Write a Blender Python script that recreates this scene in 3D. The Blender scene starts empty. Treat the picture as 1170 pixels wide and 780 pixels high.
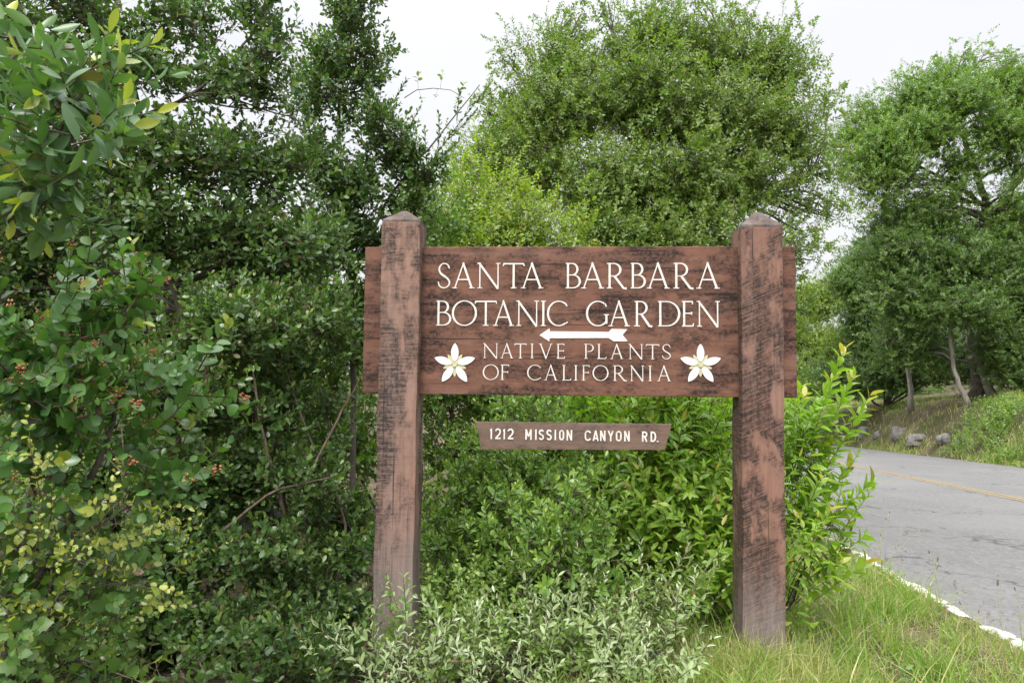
import bpy, math, random
import numpy as np
from mathutils import Matrix, Vector, Euler

random.seed(7)
RNG = np.random.default_rng(11)
SC = bpy.context.scene
COL = SC.collection
FPX = 820.0            # focal length in pixels of the 1170 px wide photograph
EYE = np.array([0.0, 0.0, 1.15])
PITCH, ROLL = 0.0573, 0.0137

# ------------------------------------------------------------------ camera
cam_d = bpy.data.cameras.new('camera')
cam = bpy.data.objects.new('camera', cam_d)
COL.objects.link(cam)
cam_d.sensor_width = 36.0
cam_d.lens = FPX / 1170 * 36
cam_d.clip_start, cam_d.clip_end = 0.05, 600
MC = (Matrix.Rotation(math.pi/2 + PITCH, 4, 'X') @ Matrix.Rotation(ROLL, 4, 'Z'))
cam.matrix_world = Matrix.Translation(EYE) @ MC
cam_d.dof.use_dof = True
cam_d.dof.focus_distance = 3.2
cam_d.dof.aperture_fstop = 14
SC.camera = cam
R3 = np.array(MC.to_3x3())

# ------------------------------------------------------------------ world and sun
SUN_EL, SUN_AZ = math.radians(46), math.radians(200)     # azimuth clockwise from +Y (behind, a little left)
world = bpy.data.worlds.new('World')
SC.world = world
world.use_nodes = True
nt = world.node_tree
nt.nodes.clear()
def wn(t, **k):
    n = nt.nodes.new(t)
    for a, b in k.items(): setattr(n, a, b)
    return n
out = wn('ShaderNodeOutputWorld'); bg = wn('ShaderNodeBackground')
sky = wn('ShaderNodeTexSky', sky_type='NISHITA', sun_disc=False, sun_elevation=SUN_EL, sun_rotation=SUN_AZ,
         air_density=1.0, dust_density=6.0, ozone_density=1.0)
tc = wn('ShaderNodeTexCoord'); sep = wn('ShaderNodeSeparateXYZ')
nt.links.new(tc.outputs['Generated'], sep.inputs[0])
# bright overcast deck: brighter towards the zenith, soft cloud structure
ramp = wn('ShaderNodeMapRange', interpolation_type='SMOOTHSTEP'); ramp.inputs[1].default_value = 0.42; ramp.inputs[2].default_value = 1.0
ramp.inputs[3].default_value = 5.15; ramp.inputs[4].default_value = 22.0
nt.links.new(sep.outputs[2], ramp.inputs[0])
cn = wn('ShaderNodeTexNoise'); cn.inputs['Scale'].default_value = 1.6; cn.inputs['Detail'].default_value = 4
nt.links.new(tc.outputs['Generated'], cn.inputs['Vector'])
cm = wn('ShaderNodeMapRange'); cm.inputs[1].default_value = .3; cm.inputs[2].default_value = .7
cm.inputs[3].default_value = .92; cm.inputs[4].default_value = 1.08
nt.links.new(cn.outputs[0], cm.inputs[0])
mu = wn('ShaderNodeMath', operation='MULTIPLY')
nt.links.new(ramp.outputs[0], mu.inputs[0]); nt.links.new(cm.outputs[0], mu.inputs[1])
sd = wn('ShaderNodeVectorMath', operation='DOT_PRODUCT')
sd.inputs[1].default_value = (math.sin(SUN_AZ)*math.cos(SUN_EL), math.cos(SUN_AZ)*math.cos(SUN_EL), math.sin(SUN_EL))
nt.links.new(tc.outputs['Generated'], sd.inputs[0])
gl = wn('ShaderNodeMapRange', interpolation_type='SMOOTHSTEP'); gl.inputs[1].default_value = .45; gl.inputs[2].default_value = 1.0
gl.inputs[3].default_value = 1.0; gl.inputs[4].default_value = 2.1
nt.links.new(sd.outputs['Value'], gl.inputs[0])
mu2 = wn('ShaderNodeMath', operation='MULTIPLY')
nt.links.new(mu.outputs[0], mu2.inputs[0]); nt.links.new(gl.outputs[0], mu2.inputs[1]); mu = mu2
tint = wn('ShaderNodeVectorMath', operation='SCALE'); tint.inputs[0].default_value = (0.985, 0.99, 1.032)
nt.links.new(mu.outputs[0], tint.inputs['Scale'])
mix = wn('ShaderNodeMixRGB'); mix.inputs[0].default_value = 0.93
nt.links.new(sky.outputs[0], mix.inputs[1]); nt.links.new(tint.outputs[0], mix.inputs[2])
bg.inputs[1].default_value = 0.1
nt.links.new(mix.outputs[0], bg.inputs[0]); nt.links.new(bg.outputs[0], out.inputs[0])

sun_d = bpy.data.lights.new('sun', 'SUN')
sun_d.energy = 1.5
sun_d.angle = math.radians(14)
sun_d.color = (1.0, 0.96, 0.9)
sun = bpy.data.objects.new('sun', sun_d)
COL.objects.link(sun)
sdir = Vector((math.sin(SUN_AZ)*math.cos(SUN_EL), math.cos(SUN_AZ)*math.cos(SUN_EL), math.sin(SUN_EL)))
sun.rotation_euler = sdir.to_track_quat('Z', 'Y').to_euler()
sun.location = (-4, -8, 14)

SC.view_settings.view_transform = 'Standard'
SC.view_settings.look = 'None'
SC.view_settings.exposure = 0.93
SC.view_settings.gamma = 1.0
SC.cycles.max_bounces = 7
SC.cycles.diffuse_bounces = 4
SC.cycles.glossy_bounces = 2
SC.cycles.transmission_bounces = 4
SC.cycles.use_denoising = True
SC.cycles.sample_clamp_indirect = 6.0

# ------------------------------------------------------------------ helpers
def ray(px, py):
    d = R3 @ np.array([(px-585)/FPX, (390-py)/FPX, -1.0])
    return d
def at(px, py, Y):
    d = ray(px, py)
    return EYE + d * (Y / d[1])
def smooth(t):
    t = np.clip(t, 0, 1); return t*t*(3-2*t)

def tag(o, label=None, cat=None, group=None, kind=None):
    if label: o['label'] = label
    if cat: o['category'] = cat
    if group: o['group'] = group
    if kind: o['kind'] = kind
    return o
def empty(name, loc, label, cat, group=None):
    o = bpy.data.objects.new(name, None); COL.objects.link(o)
    o.location = Vector([float(c) for c in loc]); o.empty_display_size = .1
    return tag(o, label, cat, group)

class MB:
    """collects numpy geometry with material slots and point attributes"""
    def __init__(s):
        s.v = []; s.loops = []; s.tot = []; s.mi = []; s.tint = []; s.young = []; s.n = 0
    def add(s, v, faces, mi=0, tint=None, young=None):
        v = np.asarray(v, float).reshape(-1, 3)
        s.v.append(v)
        for f in faces:
            s.loops.append(np.array(f, np.int64) + s.n); 
        s.tot.append(np.array([len(f) for f in faces], np.int64))
        s.mi.append(np.full(len(faces), mi, np.int64))
        s.tint.append(np.full(len(v), .5) if tint is None else np.broadcast_to(tint, (len(v),)))
        s.young.append(np.zeros(len(v)) if young is None else np.broadcast_to(young, (len(v),)))
        s.n += len(v)
    def add_raw(s, v, loops, tot, mi, tint, young):
        s.v.append(v); s.loops.append(loops + s.n); s.tot.append(tot); s.mi.append(mi)
        s.tint.append(tint); s.young.append(young); s.n += len(v)
    def tube(s, pts, rad, sides=6, mi=0, tint=None, cap=True, wob=0):
        pts = np.asarray(pts, float); n = len(pts)
        rad = np.broadcast_to(np.asarray(rad, float), (n,))
        d = np.gradient(pts, axis=0); d /= np.linalg.norm(d, axis=1)[:, None] + 1e-9
        ref = np.array([0.31, 0.17, 0.93]) if abs(d[0][2]) < .8 else np.array([0.93, .31, .17])
        V = []
        for i in range(n):
            a = np.cross(d[i], ref); a /= np.linalg.norm(a) + 1e-9
            b = np.cross(d[i], a)
            ang = np.arange(sides) * 2*np.pi/sides
            rr = rad[i] * (1 + (wob*np.sin(ang*2+i*.7) if wob else 0))
            V.append(pts[i] + (np.cos(ang)*rr)[:, None]*a + (np.sin(ang)*rr)[:, None]*b)
        F = []
        for i in range(n-1):
            for k in range(sides):
                k2 = (k+1) % sides
                F.append((i*sides+k, i*sides+k2, (i+1)*sides+k2, (i+1)*sides+k))
        if cap:
            F.append(tuple(range(sides))[::-1]); F.append(tuple((n-1)*sides+k for k in range(sides)))
        s.add(np.concatenate(V), F, mi, tint)
    def build(s, name, mats, parent=None, smoothed=True, origin=None):
        V = np.concatenate(s.v)
        if origin is not None: V = V - np.asarray(origin, float)
        loops = np.concatenate(s.loops) if s.loops else np.zeros(0, np.int64)
        tot = np.concatenate(s.tot); mi = np.concatenate(s.mi)
        me = bpy.data.meshes.new(name)
        me.vertices.add(len(V)); me.vertices.foreach_set('co', V.astype(np.float32).ravel())
        me.loops.add(len(loops)); me.loops.foreach_set('vertex_index', loops.astype(np.int32))
        me.polygons.add(len(tot))
        st = np.concatenate([[0], np.cumsum(tot)[:-1]])
        me.polygons.foreach_set('loop_start', st.astype(np.int32))
        me.polygons.foreach_set('loop_total', tot.astype(np.int32))
        for m in (mats if isinstance(mats, (list, tuple)) else [mats]): me.materials.append(m)
        me.polygons.foreach_set('material_index', mi.astype(np.int32))
        me.polygons.foreach_set('use_smooth', np.full(len(tot), bool(smoothed)))
        for nm, arr in (('tint', s.tint), ('young', s.young)):
            a = me.attributes.new(nm, 'FLOAT', 'POINT')
            a.data.foreach_set('value', np.concatenate(arr).astype(np.float32))
        me.update(calc_edges=True)
        o = bpy.data.objects.new(name, me); COL.objects.link(o)
        if parent is not None: o.parent = parent
        return o

# ------------------------------------------------------------------ materials
def new_mat(name):
    m = bpy.data.materials.new(name); m.use_nodes = True
    t = m.node_tree; t.nodes.clear()
    o = t.nodes.new('ShaderNodeOutputMaterial')
    return m, t, o
def N(t, typ, ins=None, **k):
    n = t.nodes.new(typ)
    for a, b in k.items(): setattr(n, a, b)
    for a, b in (ins or {}).items():
        if isinstance(b, bpy.types.NodeSocket): t.links.new(b, n.inputs[a])
        else: n.inputs[a].default_value = b
    return n
def rgba(c): return (c[0], c[1], c[2], 1.0)
def mixc(t, fac, a, b, mode='MIX'):
    n = t.nodes.new('ShaderNodeMixRGB'); n.blend_type = mode
    for i, x in enumerate((fac, a, b)):
        if isinstance(x, bpy.types.NodeSocket): t.links.new(x, n.inputs[i])
        else: n.inputs[i].default_value = x if i == 0 else rgba(x)
    return n.outputs[0]
def mathn(t, op, a, b=0.0, clamp=False):
    n = t.nodes.new('ShaderNodeMath'); n.operation = op; n.use_clamp = clamp
    for i, x in enumerate((a, b)):
        if isinstance(x, bpy.types.NodeSocket): t.links.new(x, n.inputs[i])
        else: n.inputs[i].default_value = x
    return n.outputs[0]
def mapr(t, v, a, b, c=0.0, d=1.0, sm=False):
    n = t.nodes.new('ShaderNodeMapRange')
    if sm: n.interpolation_type = 'SMOOTHSTEP'
    t.links.new(v, n.inputs[0])
    for i, x in enumerate((a, b, c, d)): n.inputs[1+i].default_value = x
    return n.outputs[0]
def noise(t, vec, scale, detail=4, rough=.55, dist=0.0):
    n = t.nodes.new('ShaderNodeTexNoise')
    if vec is not None: t.links.new(vec, n.inputs['Vector'])
    n.inputs['Scale'].default_value = scale; n.inputs['Detail'].default_value = detail
    n.inputs['Roughness'].default_value = rough; n.inputs['Distortion'].default_value = dist
    return n.outputs[0]
def scaled(t, vec, sc, off=(0, 0, 0)):
    n = t.nodes.new('ShaderNodeMapping'); t.links.new(vec, n.inputs[0])
    n.inputs['Scale'].default_value = sc; n.inputs['Location'].default_value = off
    return n.outputs[0]

def leaf_mat(name, mature, mature2, young, rough=.42, trans=.3, back=1.35, spec=.5, bump=0):
    m, t, o = new_mat(name)
    at_ = N(t, 'ShaderNodeAttribute', attribute_name='tint').outputs['Fac']
    yo = N(t, 'ShaderNodeAttribute', attribute_name='young').outputs['Fac']
    c = mixc(t, at_, mature, mature2)
    c = mixc(t, mathn(t, 'MAXIMUM', yo, 0.0), c, young)
    c = mixc(t, mathn(t, 'MULTIPLY', yo, -1.0, True), c, (.16, .095, .05))
    geo = N(t, 'ShaderNodeNewGeometry')
    cb = mixc(t, 1.0, c, (back, back, back*.95), 'MULTIPLY')
    cb = mixc(t, .12, cb, (.12, .14, .08))
    col = mixc(t, geo.outputs['Backfacing'], c, cb)
    p = N(t, 'ShaderNodeBsdfPrincipled', {'Base Color': col, 'Roughness': rough, 'Specular IOR Level': spec})
    tcol = mixc(t, 1.0, c, (1.5, 1.75, .55), 'MULTIPLY')
    tr = N(t, 'ShaderNodeBsdfTranslucent', {'Color': tcol})
    mx = N(t, 'ShaderNodeMixShader', {0: trans, 1: p.outputs[0], 2: tr.outputs[0]})
    t.links.new(mx.outputs[0], o.inputs[0])
    return m

M = {}
M['ceanothus'] = leaf_mat('ceanothus_leaf', (.036, .086, .020), (.100, .172, .040), (.20, .27, .05), .36, .30)
M['toyon'] = leaf_mat('toyon_leaf', (.050, .110, .040), (.095, .175, .060), (.36, .38, .06), .34, .28)
M['lemonade'] = leaf_mat('round_leathery_leaf', (.050, .125, .035), (.105, .215, .050), (.34, .36, .05), .32, .25)
M['holly'] = leaf_mat('lobed_leaf', (.050, .12, .028), (.11, .19, .040), (.36, .38, .08), .38, .3)
M['sumac'] = leaf_mat('lance_leaf', (.15, .275, .030), (.255, .375, .050), (.44, .32, .09), .36, .40)
M['coffee'] = leaf_mat('obovate_leaf', (.080, .165, .028), (.165, .265, .048), (.28, .36, .07), .34, .3)
M['sage'] = leaf_mat('silver_leaf', (.22, .30, .115), (.31, .38, .20), (.47, .51, .38), .65, .25, 1.1, .25)
M['oak'] = leaf_mat('oak_leaf', (.085, .148, .027), (.178, .252, .045), (.30, .29, .08), .42, .38)
M['lime'] = leaf_mat('pale_bush_leaf', (.15, .225, .030), (.25, .325, .048), (.32, .24, .08), .42, .38)
M['faroak'] = leaf_mat('far_oak_leaf', (.085, .160, .030), (.170, .260, .050), (.26, .31, .07), .44, .38)
M['under'] = leaf_mat('understory_leaf', (.070, .130, .032), (.135, .215, .050), (.19, .26, .06), .44, .35)
M['weed'] = leaf_mat('weed_leaf', (.085, .17, .030), (.19, .29, .055), (.30, .30, .10), .5, .32)
M['grass'] = leaf_mat('grass_blade', (.105, .20, .028), (.21, .29, .055), (.46, .39, .20), .5, .35, 1.0, .35)

def bark_mat(name, c1, c2, sc=18):
    m, t, o = new_mat(name)
    v = N(t, 'ShaderNodeTexCoord').outputs['Object']
    n1 = noise(t, scaled(t, v, (1, 1, .35)), sc, 6, .65)
    n2 = noise(t, v, sc*.22, 3)
    c = mixc(t, mapr(t, n1, .35, .65), c1, c2)
    c = mixc(t, mapr(t, n2, .52, .7, 0, .45), c, (.22, .22, .19))
    b = N(t, 'ShaderNodeBump', {'Strength': .7, 'Distance': .02, 'Height': n1})
    p = N(t, 'ShaderNodeBsdfPrincipled', {'Base Color': c, 'Roughness': .9, 'Normal': b.outputs[0], 'Specular IOR Level': .2})
    t.links.new(p.outputs[0], o.inputs[0]); return m
M['bark'] = bark_mat('grey_brown_bark', (.045, .036, .028), (.13, .11, .09))
M['palebark'] = bark_mat('pale_grey_bark', (.14, .125, .105), (.30, .275, .235), 9)
M['twig'] = bark_mat('brown_twig', (.07, .05, .035), (.15, .11, .08), 60)
M['redtwig'] = bark_mat('reddish_twig', (.12, .055, .035), (.22, .12, .07), 60)

def worn_white(name, c, chip, lo, hi):
    m, t, o = new_mat(name)
    v = N(t, 'ShaderNodeTexCoord').outputs['Object']
    n = noise(t, scaled(t, v, (30, 200, 160)), 1.0, 5, .7); n2 = noise(t, v, 14, 3)
    f = mapr(t, mathn(t, 'ADD', mathn(t, 'MULTIPLY', n, .65), mathn(t, 'MULTIPLY', n2, .35)), lo, hi)
    col = mixc(t, f, chip, c)
    p = N(t, 'ShaderNodeBsdfPrincipled', {'Base Color': col, 'Roughness': .7, 'Specular IOR Level': .25})
    t.links.new(p.outputs[0], o.inputs[0]); return m
def flat_mat(name, c, rough=.7, var=.0, sc=40):
    m, t, o = new_mat(name)
    v = N(t, 'ShaderNodeTexCoord').outputs['Object']
    n = noise(t, v, sc, 5, .6)
    col = mixc(t, mapr(t, n, .3, .7), tuple(x*(1-var) for x in c), tuple(x*(1+var) for x in c))
    p = N(t, 'ShaderNodeBsdfPrincipled', {'Base Color': col, 'Roughness': rough, 'Specular IOR Level': .3})
    t.links.new(p.outputs[0], o.inputs[0]); return m
M['bud'] = flat_mat('red_flower_bud', (.30, .12, .06), .7, .4, 200)
M['paint'] = worn_white('worn_white_sign_paint', (.56, .53, .485), (.36, .31, .26), .33, .47)
M['petal'] = worn_white('white_petal_paint', (.66, .66, .64), (.50, .48, .45), .33, .46)
M['sepal'] = flat_mat('pale_yellow_green_paint', (.42, .40, .25), .6, .12, 90)
M['steel'] = flat_mat('dark_steel', (.05, .05, .05), .5, .2)
M['seed'] = flat_mat('brown_seed_head', (.13, .085, .05), .9, .4, 300)
M['stalk'] = flat_mat('dry_stalk', (.24, .24, .10), .8, .3, 80)

def wood_mat(name, light, mid, dark, grain_axis, patch_lo=.50, patch_hi=.62, saw=True, grey=(.20, .165, .15), grey_amt=.5, seed=0, weather=None, skew=0.0):
    """weathered stained timber; grain runs along grain_axis (0 = x, 2 = z)"""
    m, t, o = new_mat(name)
    v = N(t, 'ShaderNodeTexCoord').outputs['Object']
    off = (seed*3.1, seed*1.7, seed*2.3)
    def ax(al, ac):   # scale along / across the grain
        return (al, ac, ac) if grain_axis == 0 else (ac, ac, al)
    g1 = noise(t, scaled(t, v, ax(2.0, 70), off), 1.0, 6, .7)
    g2 = noise(t, scaled(t, v, ax(1.1, 18), off), 1.0, 5, .6)
    pn = noise(t, scaled(t, v, ax(3.0, 7), off), 1.0, 5, .62, .4)
    rt = t.nodes.new('ShaderNodeMapping'); t.links.new(v, rt.inputs[0]); rt.inputs['Rotation'].default_value = (0, skew, 0)
    sn = noise(t, scaled(t, rt.outputs[0], ax(170, 11), off), 1.0, 4, .7, .3)      # saw marks run across the grain
    sp = noise(t, scaled(t, v, ax(70, 90), off), 1.0, 2, .6)
    c = mixc(t, mapr(t, g1, .3, .7), mid, light)
    c = mixc(t, mapr(t, g2, .50, .72, 0, grey_amt), c, grey)
    pn2 = noise(t, scaled(t, v, ax(9, 17), off), 1.0, 5, .7, .3)
    patch = mapr(t, mathn(t, 'ADD', mathn(t, 'MULTIPLY', pn, .58), mathn(t, 'MULTIPLY', pn2, .42)), patch_lo, patch_hi, 0, 1, True)
    if saw:
        rag = mathn(t, 'ADD', mathn(t, 'MULTIPLY', sn, .5), mathn(t, 'ADD', mathn(t, 'MULTIPLY', sp, .25), mathn(t, 'MULTIPLY', g1, .25)))
    else:
        rag = mathn(t, 'ADD', mathn(t, 'MULTIPLY', g1, .6), mathn(t, 'MULTIPLY', sp, .4))
    fine_ = mapr(t, rag, .41, .56)
    soft = mathn(t, 'MULTIPLY', patch, mathn(t, 'ADD', mathn(t, 'MULTIPLY', fine_, .72), .24))
    soft = mathn(t, 'MAXIMUM', soft, mathn(t, 'MULTIPLY', fine_, mathn(t, 'MULTIPLY', mapr(t, pn2, .35, .65), .45)))
    c = mixc(t, soft, c, dark)
    if saw:
        st = noise(t, scaled(t, v, ax(1.0, 62), off), 1.0, 3, .5, .2)
        c = mixc(t, mapr(t, st, .635, .70, 0, .8), c, dark)
    if not saw:      # shrinkage checks along the grain
        st = noise(t, scaled(t, v, ax(1.3, 46), off), 1.0, 3, .5)
        c = mixc(t, mapr(t, st, .63, .70, 0, .8), c, dark)
    if weather:      # bleached grey ends / foot of a post, with a ragged limit
        z = N(t, 'ShaderNodeSeparateXYZ', {0: v}).outputs[2]
        w = mathn(t, 'ADD', z, mathn(t, 'MULTIPLY', mathn(t, 'SUBTRACT', g2, .5), weather[2]))
        w = mapr(t, w, weather[0], weather[1], 1, 0, True)
        gcol = mixc(t, mapr(t, g1, .3, .7), (.13, .11, .105), (.27, .23, .215))
        c = mixc(t, mathn(t, 'MULTIPLY', w, weather[3]), c, gcol)
    h = mathn(t, 'ADD', mathn(t, 'MULTIPLY', g1, .6), mathn(t, 'MULTIPLY', sn, .4 if saw else .05))
    b = N(t, 'ShaderNodeBump', {'Strength': .55, 'Distance': .004, 'Height': h})
    p = N(t, 'ShaderNodeBsdfPrincipled', {'Base Color': c, 'Roughness': .82, 'Normal': b.outputs[0], 'Specular IOR Level': .25})
    t.links.new(p.outputs[0], o.inputs[0]); return m

# ------------------------------------------------------------------ terrain
ROAD_L, ROAD_C, ROAD_R = 2.08, 6.03, 10.75       # offsets u across the road
LEAN, SLOPE = 0.1468, 0.0476
def zroad(y):
    y = np.asarray(y, float)
    return np.where(y < 50, -SLOPE*y, -SLOPE*50)
def gnoise(x, y):
    return .5*np.sin(x*1.7+y*.9)+.3*np.sin(x*3.9-y*2.7+1)+.2*np.sin(x*7.3+y*6.1+2)
def ground(x, y):
    x = np.asarray(x, float); y = np.asarray(y, float)
    u = x - LEAN*y; z = zroad(y)
    left = .03 + .15*smooth((ROAD_L-.05-u)/1.4) + .03*gnoise(x, y)*smooth((ROAD_L-u)/.6) + .05*np.maximum(0, -1.5-u)
    d = u - ROAD_R
    bank = np.interp(d, [0, .3, .75, 1.7, 3.0, 8, 30, 90], [-.03, .05, .6, 1.6, 2.0, 2.7, 5.5, 12])
    bank = bank + .10*gnoise(x*1.1, y*.8)*smooth((d-.3)/.8)
    return z + np.where(u < ROAD_L, left, np.where(u > ROAD_R, bank, -.06))

def ground_mat():
    m, t, o = new_mat('soil_and_litter')
    v = N(t, 'ShaderNodeTexCoord').outputs['Object']
    n1 = noise(t, v, 1.3, 6, .6); n2 = noise(t, v, 45, 5, .7); n3 = noise(t, v, .35, 4)
    c = mixc(t, mapr(t, n2, .3, .7), (.035, .027, .018), (.11, .085, .055))
    c = mixc(t, mapr(t, n1, .45, .62, 0, .7), c, (.19, .15, .095))
    c = mixc(t, mapr(t, n3, .40, .55, 0, .7), c, (.055, .060, .026))
    b = N(t, 'ShaderNodeBump', {'Strength': .8, 'Distance': .03, 'Height': n2})
    p = N(t, 'ShaderNodeBsdfPrincipled', {'Base Color': c, 'Roughness': .95, 'Normal': b.outputs[0], 'Specular IOR Level': .1})
    t.links.new(p.outputs[0], o.inputs[0]); return m
M['soil'] = ground_mat()

def grid(xs, ys, fn, name, mat, kind='structure'):
    X, Y = np.meshgrid(xs, ys); XX, ZZ = fn(X, Y)
    V = np.stack([XX, Y, ZZ], -1).reshape(-1, 3)
    nx, ny = len(xs), len(ys)
    i = (np.arange(ny-1)[:, None]*nx + np.arange(nx-1)[None]).ravel()
    loops = np.stack([i, i+1, i+nx+1, i+nx], 1).ravel()
    b = MB()
    b.add_raw(V, loops, np.full(len(i), 4), np.zeros(len(i), np.int64), np.full(len(V), .5), np.zeros(len(V)))
    o = b.build(name, mat); o['kind'] = kind
    return o
# u-aligned grid (x = u + LEAN*y)
us = np.unique(np.concatenate([np.linspace(-200, -12, 24), np.linspace(-12, 1.7, 70), np.linspace(1.7, 2.1, 9),
     np.linspace(2.1, 10.6, 12), np.linspace(10.6, 15, 50), np.linspace(15, 40, 30), np.linspace(40, 240, 24)]))
ys = np.unique(np.concatenate([np.linspace(-40, -2, 20), np.linspace(-2, 12, 110), np.linspace(12, 45, 110), np.linspace(45, 320, 40)]))
grid(us, ys, lambda U, Y: (U+LEAN*Y, ground(U+LEAN*Y, Y)), 'ground', M['soil'])

def road_mat():
    m, t, o = new_mat('worn_asphalt')
    v = N(t, 'ShaderNodeTexCoord').outputs['Object']
    n1 = noise(t, v, 160, 3, .7); n2 = noise(t, v, .55, 5, .6)
    n4 = noise(t, scaled(t, v, (2.2, .12, 1)), 1.0, 4, .6)
    n0 = noise(t, scaled(t, v, (1, .5, 1)), 28, 5, .75)
    c = mixc(t, mapr(t, mathn(t, 'ADD', mathn(t, 'MULTIPLY', n1, .5), mathn(t, 'MULTIPLY', n0, .5)), .36, .64), (.062, .061, .058), (.19, .187, .18))
    c = mixc(t, mapr(t, n2, .4, .65, 0, .45), c, (.17, .166, .158))
    c = mixc(t, mapr(t, n4, .5, .68, 0, .35), c, (.10, .10, .10))
    wv = N(t, 'ShaderNodeVectorMath', {0: v}, operation='ADD')
    nz = N(t, 'ShaderNodeTexNoise', {'Vector': v, 'Scale': 2.2, 'Detail': 5.0})
    sc_ = N(t, 'ShaderNodeVectorMath', {0: nz.outputs['Color']}, operation='SCALE'); sc_.inputs['Scale'].default_value = .9
    t.links.new(sc_.outputs[0], wv.inputs[1])
    vo = N(t, 'ShaderNodeTexVoronoi', {'Vector': wv.outputs[0], 'Scale': .42}, feature='DISTANCE_TO_EDGE')
    crack = mapr(t, vo.outputs['Distance'], .002, .010, .9, 0)
    crack = mathn(t, 'MULTIPLY', crack, mapr(t, noise(t, v, .8, 3), .42, .52))
    vo2 = N(t, 'ShaderNodeTexVoronoi', {'Vector': wv.outputs[0], 'Scale': 1.7}, feature='DISTANCE_TO_EDGE')
    crack2 = mathn(t, 'MULTIPLY', mapr(t, vo2.outputs['Distance'], .003, .012, .4, 0), mapr(t, noise(t, v, .5, 3), .52, .6))
    c = mixc(t, mathn(t, 'MAXIMUM', crack, crack2), c, (.045, .045, .045))
    b = N(t, 'ShaderNodeBump', {'Strength': .5, 'Distance': .006, 'Height': n1})
    p = N(t, 'ShaderNodeBsdfPrincipled', {'Base Color': c, 'Roughness': .85, 'Normal': b.outputs[0], 'Specular IOR Level': .3})
    t.links.new(p.outputs[0], o.inputs[0]); return m
M['road'] = road_mat()
yr = np.unique(np.concatenate([np.linspace(-40, 50, 120), np.linspace(50, 200, 20)]))
grid(np.array([ROAD_L-.02, 3.2, 4.4, 5.5, 6.6, 8, 9.4, 10.3, 10.82]), yr,
     lambda U, Y: (U+LEAN*Y + (U > 10.5)*.07*np.sin(Y*1.9) + 0*U, zroad(Y) + .03*(1-((U-6.4)/4.4)**2)), 'road', M['road'])

def worn_paint(name, c, chip, lo=.42, hi=.52, sc=30):
    m, t, o = new_mat(name)
    v = N(t, 'ShaderNodeTexCoord').outputs['Object']
    n = noise(t, v, sc, 6, .7); n2 = noise(t, v, sc*.15, 3)
    f = mapr(t, mathn(t, 'ADD', mathn(t, 'MULTIPLY', n, .7), mathn(t, 'MULTIPLY', n2, .3)), lo, hi)
    col = mixc(t, f, chip, c)
    b = N(t, 'ShaderNodeBump', {'Strength': .4, 'Distance': .01, 'Height': n})
    p = N(t, 'ShaderNodeBsdfPrincipled', {'Base Color': col, 'Roughness': .8, 'Normal': b.outputs[0]})
    t.links.new(p.outputs[0], o.inputs[0]); return m
M['yellow'] = worn_paint('faded_yellow_paint', (.29, .195, .055), (.11, .10, .08), .36, .54)
M['kerbpaint'] = worn_paint('chipped_white_kerb_paint', (.60, .585, .54), (.13, .115, .085), .44, .52, 16)
def strip(name, u0, u1, mat):
    return grid(np.array([u0, u1]), yr, lambda U, Y: (U+LEAN*Y, zroad(Y)+.03*(1-((U-6.4)/4.4)**2)+.004), name, mat)
strip('centre_line', ROAD_C-.11, ROAD_C-.045, M['yellow'])
strip('centre_line', ROAD_C+.045, ROAD_C+.11, M['yellow'])
# kerb: a low, uneven, white painted edging
kb = MB(); ykb = np.concatenate([np.linspace(-6, 12, 220), np.linspace(12.2, 60, 160)])
prof = [(-.045, -.10), (-.042, .018), (-.028, .030), (.022, .028), (.038, .014), (.044, -.10)]
V = []
for y in ykb:
    jx = .012*math.sin(y*2.3)+.008*math.sin(y*7.1); jz = .010*math.sin(y*5.3+1)+.008*math.sin(y*11.7)
    for (a, b) in prof:
        V.append((ROAD_L-.03+LEAN*y+a+jx+random.uniform(-.004, .004), y, float(zroad(y))+.012+(b+jz if b > 0 else b)+random.uniform(-.003, .003)))
k = len(prof)
kb.add(V, [(i*k+j, i*k+j+1, (i+1)*k+j+1, (i+1)*k+j) for i in range(len(ykb)-1) for j in range(k-1)])
kb.build('kerb', M['kerbpaint'])['kind'] = 'structure'

# ------------------------------------------------------------------ the sign
YAW, BD, BX, BZ = -.0545, 3.0687, .2756, 1.4192
BW, BH, TILT = 1.85, .6422, .0053
ex = np.array([math.cos(YAW), math.sin(YAW), 0]); nn = np.array([math.sin(YAW), -math.cos(YAW), 0])
bc = np.array([BX, BD, BZ])
bx_ = ex*math.cos(TILT)+np.array([0, 0, 1])*math.sin(TILT)
bz_ = -ex*math.sin(TILT)+np.array([0, 0, 1])*math.cos(TILT)
def onboard(px, py, front=0.0):
    """photo pixel -> (u, v) on the front plane of the board"""
    d = ray(px, py); p0 = bc + nn*front
    s = np.dot(p0-EYE, nn)/np.dot(d, nn); q = EYE+d*s-p0
    return float(np.dot(q, bx_)), float(np.dot(q, bz_))

def box_bevel(name, sx, sy, sz, bev, mat, parent, loc=(0, 0, 0), rot=None, top=None, jitter=0, segs=1):
    import bmesh
    bm = bmesh.new(); bmesh.ops.create_cube(bm, size=1)
    bmesh.ops.scale(bm, vec=(sx, sy, sz), verts=bm.verts)
    bmesh.ops.bevel(bm, geom=list(bm.edges), offset=bev, segments=2, affect='EDGES', profile=.6)
    me = bpy.data.meshes.new(name); bm.to_mesh(me); bm.free(); me.materials.append(mat)
    for p in me.polygons: p.use_smooth = False
    o = bpy.data.objects.new(name, me); COL.objects.link(o)
    o.location = loc
    if rot: o.rotation_euler = rot
    o.parent = parent
    return o

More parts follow.
